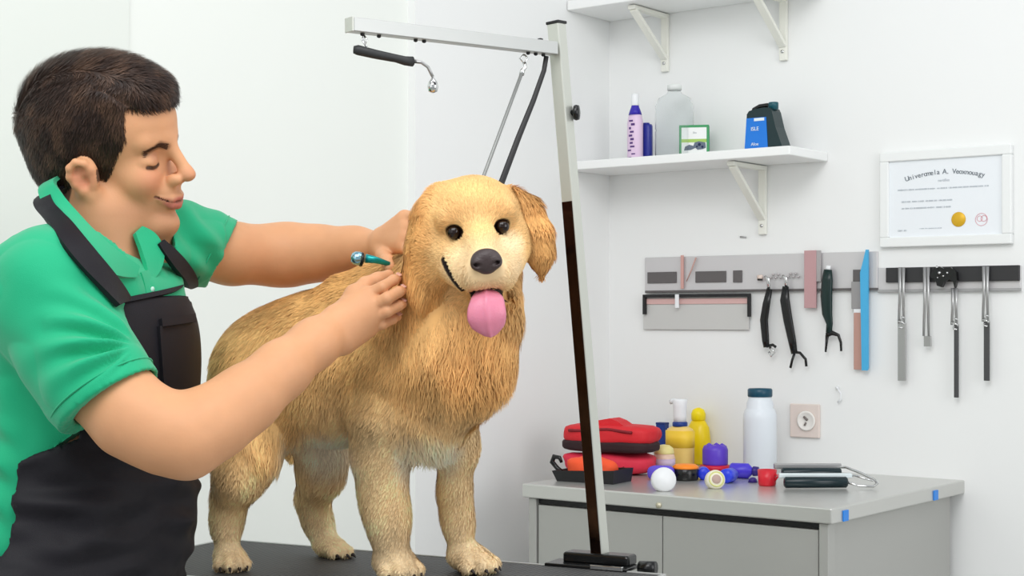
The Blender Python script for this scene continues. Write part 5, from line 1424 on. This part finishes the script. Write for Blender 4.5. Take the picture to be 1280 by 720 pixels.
# cuff hems
def hem(c0, n, prims, off, name, rad0, seam):
    n = nrm(n); a1 = nrm(np.cross(n, np.array([.3, .8, .1]))); a2 = np.cross(n, a1); pts = []
    for k in range(41):
        th_ = 2 * math.pi * k / 40; dv = a1 * math.cos(th_) + a2 * math.sin(th_); r_ = .02
        for _ in range(40):
            dd = sdf(prims, (c0 + dv * r_)[None])[0]
            r_ += -dd * .8
        pts.append(c0 + dv * (r_ + off))
    MB().tube(pts, .0011, 6, caps=False).build(name, M_shirt, seam)
hem(pc1 - nc1 * .016, nc1, SL, .0014, 'hem_seam', .05, shirt)
hem(pc2 - nc2 * .014, nc2, SL2, .0012, 'hem_seam', .04, shirt)
def ribbon(path, hw, prims, off, th, name, m, parent, cols=7, sub=6, d0=1.6, pre=None):
    """cloth band laid on a body: path and half widths in pixels"""
    pts = []; 
    P_ = [np.array(p, float) for p in path]; n = (len(P_) - 1) * sub + 1; rows = []
    for j in range(n):
        f = j / sub; i = min(int(f), len(P_) - 2); q = f - i
        p0, p1, p2, p3 = P_[max(i - 1, 0)], P_[i], P_[i + 1], P_[min(i + 2, len(P_) - 1)]
        c_ = .5 * (2 * p1 + (p2 - p0) * q + (2 * p0 - 5 * p1 + 4 * p2 - p3) * q * q + (3 * p1 - p0 - 3 * p2 + p3) * q ** 3)
        dv = (p2 - p0) * (1 - q) + (p3 - p1) * q; dv = dv / (np.linalg.norm(dv) + 1e-9); nv = np.array([-dv[1], dv[0]])
        w = hw[i] * (1 - q) + hw[min(i + 1, len(hw) - 1)] * q
        row = []
        for k in range(cols):
            a = -1 + 2 * k / (cols - 1); x = c_ + nv * w * a
            h_ = hit(x[0], x[1], prims, d0, 2.6, near=False)
            row.append(h_)
        rows.append(row)
    last = None
    for row in rows:           # fill misses with a neighbour
        for k in range(cols):
            if row[k] is None:
                nb = [r_ for r_ in row if r_ is not None]; row[k] = (nb[0] if nb else last[k]).copy()
        last = row
    V = []; Nn_ = []
    G = np.array(rows)                               # n, cols, 3
    if pre is not None:
        G = np.concatenate([np.array([G[0] + np.array(pre) * k for k in (3, 2, 1)]), G]); n += 3
    for _ in range(6):
        G[1:-1] = G[1:-1] * .4 + (G[:-2] + G[2:]) * .3
        G[:, 1:-1] = G[:, 1:-1] * .6 + (G[:, :-2] + G[:, 2:]) * .2
    flat = G.reshape(-1, 3); e = 1e-3; g0 = sdf(prims, flat)
    gr = nrm(np.stack([(sdf(prims, flat + np.eye(3)[k] * e) - g0) / e for k in range(3)], 1))
    top_ = flat + gr * (off + th); bot = flat + gr * (off - .004)
    V = np.concatenate([top_, bot]); N_ = len(flat); fs = []
    for j in range(n - 1):
        for k in range(cols - 1):
            a = j * cols + k; fs.append((a, a + 1, a + 1 + cols, a + cols)); fs.append((a + N_, a + cols + N_, a + cols + 1 + N_, a + 1 + N_))
    for j in range(n - 1):
        for k in (0, cols - 1):
            a = j * cols + k; b = a + cols; fs.append((a, b, b + N_, a + N_))
    for j in (0, n - 1):
        for k in range(cols - 1):
            a = j * cols + k; fs.append((a, a + 1, a + 1 + N_, a + N_))
    return MB().add([Vector(v) for v in V], fs, 0, False).build(name, m, parent), V
def smooth_by_angle(o, deg=50):
    me = o.data; me.polygons.foreach_set('use_smooth', [True] * len(me.polygons)); 
    try: me.set_sharp_from_angle(angle=math.radians(deg))
    except Exception: pass
# collar: a folded band round the neck
CO = T_ + SL + SL2 + B[:0]
NKb = pch([(122, 345, 2.085, 60), (108, 240, 2.085, 56)], .07)
COL_P = CO + NKb; COL_P2 = CO + pch([(122, 345, 2.085, 59), (110, 262, 2.085, 57)], .02)
o, _ = ribbon([(57, 226), (66, 246), (86, 282), (112, 312), (142, 333), (168, 341)], [7, 12.5, 16, 16, 14.5, 7], COL_P, .0035, .003, 'collar', M_shirt, shirt, pre=(.012, .045, .010)); smooth_by_angle(o)
o, _ = ribbon([(172, 288), (184, 300), (191, 318), (191, 336), (187, 350)], [6, 13, 14, 9, 3], COL_P2, .001, .002, 'collar', M_shirt, shirt); smooth_by_angle(o)
o, _ = ribbon([(178, 340), (182, 352), (186, 372)], [5, 5, 5], CO, .001, .003, 'placket', M_shirt, shirt); smooth_by_angle(o)
bp_ = hit(187, 362, CO); MB().lathe(bp_ + Fv * .004, [(.0005, 0), (.004, 0), (.004, .0012), (.0005, .0015)], 16, R=Matrix([list(x) for x in np.stack([Sv, upb, Fv], 1)])).build('button', mat('pale_button', rgb(190, 230, 215), .3), shirt)

# ---- apron
LOW = [ell(np.array([-.625, 2.00, .84]), (.135, .165, .17), RM, .06)]
LOW += chain([np.array([-.625, 1.93, .80]), np.array([-.60, 1.90, .50])], [.115, .085], .06) + chain([np.array([-.60, 2.06, .80]), np.array([-.66, 2.05, .50])], [.10, .08], .06)
AP = T_ + LOW
axc = uu(108, 545, 2.07)
def apost(d, P):
    w = P - axc; fw = w @ Fv; sl = w @ Sv; z = P[:, 2]
    fb = np.interp(z, [.5, .93, 1.02, 1.07, 1.082, 1.098, 1.112, 1.24, 1.32], [.0, .020, .026, .018, .022, .058, .082, .080, .088])
    ztop = 1.284 + .10 * (sl + .1) * .35
    reg = np.maximum(fb - fw, z - ztop); reg = np.maximum(reg, .56 - z)
    return np.maximum(d - .0075, reg)
X = axis_steps([(-.84, -.36, .0032)]); Y = axis_steps([(1.80, 2.34, .0032)]); Z = axis_steps([(.52, 1.34, .0032)])
AV, AQ = surface_nets(AP, X, Y, Z, post=apost)
AN = vnormals(AV, AQ)
px_, py_ = pxof(AV)
cr_ = (noise3(AV, 13) - .5) * (.010 - .007 * sstep(1.12, 1.18, AV[:, 2])) + (noise3(AV * np.array([1, 1, 2.2]) + 4, 22) - .5) * .014 * sstep(1.16, 1.05, AV[:, 2])
ww = np.sin(AV[:, 2] * 150 + 8 * noise3(AV, 8)) * .0022 * sstep(1.12, 1.05, AV[:, 2]) * sstep(.85, .95, AV[:, 2])
AV2 = AV + AN * (cr_ + ww)[:, None]
M_apron = mat('black_apron_cloth', rgb(21, 19, 26), .6, bump=.2, bscale=900, spec=.35)
apron = quad_mesh('apron', AV2, AQ, M_apron, man); apron['label'] = 'black bib apron with a front pocket'
APS = AP[:]
o, _ = ribbon([(55, 243), (62, 264), (84, 300), (112, 334), (136, 362), (150, 380)], [10, 11, 12, 12, 11, 9], CO + NKb, .0065, .0026, 'neck_strap', M_apron, apron, pre=(.012, .045, .012)); smooth_by_angle(o)
o, _ = ribbon([(198, 304), (210, 318), (224, 334), (234, 346), (238, 356)], [4, 7, 9, 9, 8], CO, .004, .003, 'neck_strap', M_apron, apron); smooth_by_angle(o)
# bib hem, pocket
class Off: pass
AP2 = [q for q in AP]
def inflate(prims, o):
    out = []
    for q in prims:
        w = Prim(); w.kind = q.kind; w.k = q.k; w.op = q.op; w.c = q.c; w.r = q.r + o
        if q.kind == 0: a, b, ra, rb = q.p; w.p = (a, b, ra + o, rb + o)
        else: c_, r_, R_ = q.p; w.p = (c_, r_ + o, R_)
        out.append(w)
    return out
API = inflate(AP, .0085)
o, _ = ribbon([(200, 404), (222, 401), (242, 398)], [5, 5, 5], API, .001, .003, 'pocket_hem', M_apron, apron); smooth_by_angle(o)
o, _ = ribbon([(199, 408), (201, 440), (205, 490)], [1.6, 1.6, 1.6], API, .001, .0025, 'pocket_seam', M_apron, apron); smooth_by_angle(o)
o, _ = ribbon([(146, 378), (180, 371), (212, 364), (241, 357)], [3, 3, 3, 3], API, .000, .003, 'bib_hem', M_apron, apron); smooth_by_angle(o)
# ---- trousers and shoes below the picture
TR = [ell(np.array([-.635, 1.99, .86]), (.120, .150, .14), RM, .06)]
TR += chain([np.array([-.65, 1.92, .84]), np.array([-.63, 1.89, .48]), np.array([-.66, 1.88, .09])], [.095, .066, .052], .05) + chain([np.array([-.63, 2.07, .84]), np.array([-.70, 2.06, .48]), np.array([-.74, 2.08, .09])], [.095, .066, .052], .05)
V, Q = surface_nets(TR, axis_steps([(-.88, -.46, .007)]), axis_steps([(1.76, 2.22, .007)]), axis_steps([(.03, 1.04, .007)]))
quad_mesh('trousers', V, Q, mat('charcoal_trousers', rgb(46, 48, 54), .8), man)
for cx, cy in ((-.66, 1.88), (-.74, 2.08)):
    b0 = np.array([cx, cy, 0.])
    SHs = [cap(b0 + np.array([-.03, .01, .045]), b0 + Fv * .06 + np.array([0, 0, .045]), .042, .040, .02), cap(b0 + Fv * .06 + np.array([0, 0, .042]), b0 + Fv * .15 + np.array([0, 0, .036]), .042, .034, .02), cap(b0 + np.array([0, 0, .05]), b0 + np.array([0, 0, .11]), .045, .045, .02)]
    V, Q = surface_nets(SHs, axis_steps([(cx - .10, cx + .22, .005)]), axis_steps([(cy - .13, cy + .07, .005)]), axis_steps([(-.02, .18, .005)])); V[:, 2] = np.maximum(V[:, 2], .001)
    quad_mesh('shoe', V, Q, mat('black_shoe', rgb(20, 20, 22), .5), man)

# ---- the small teal tool in the far hand
r = empty('nail_tool', uu(460, 324, 2.13), 'small teal tool with a round shiny end held above the back of the dog', 'grooming tool')
a, b, c_ = uu(457, 323, 2.125), uu(470, 325, 2.13), uu(487, 330, 2.135)
MB().tube([a, b, c_], [.0062, .0048, .0030], 14).build('handle', mat('teal_metal', rgb(24, 150, 150), .25, metal=.5), r)
hd_ = Vector(nrm(a - b)); R_ = hd_.to_track_quat('Z', 'Y').to_matrix()
MB().lathe(Vector(uu(447, 323, 2.12)), [(.001, -.010), (.0075, -.008), (.0095, -.002), (.0090, .004), (.006, .008), (.001, .0095)], 24, R=R_).build('round_end', mat('blue_steel', rgb(150, 196, 214), .12, metal=.9), r)
MB().lathe(Vector(uu(449, 324, 2.12)) - hd_ * .003, [(.0096, -.0015), (.0100, 0), (.0096, .0015)], 24, R=R_).build('ring', M_blackg, r)
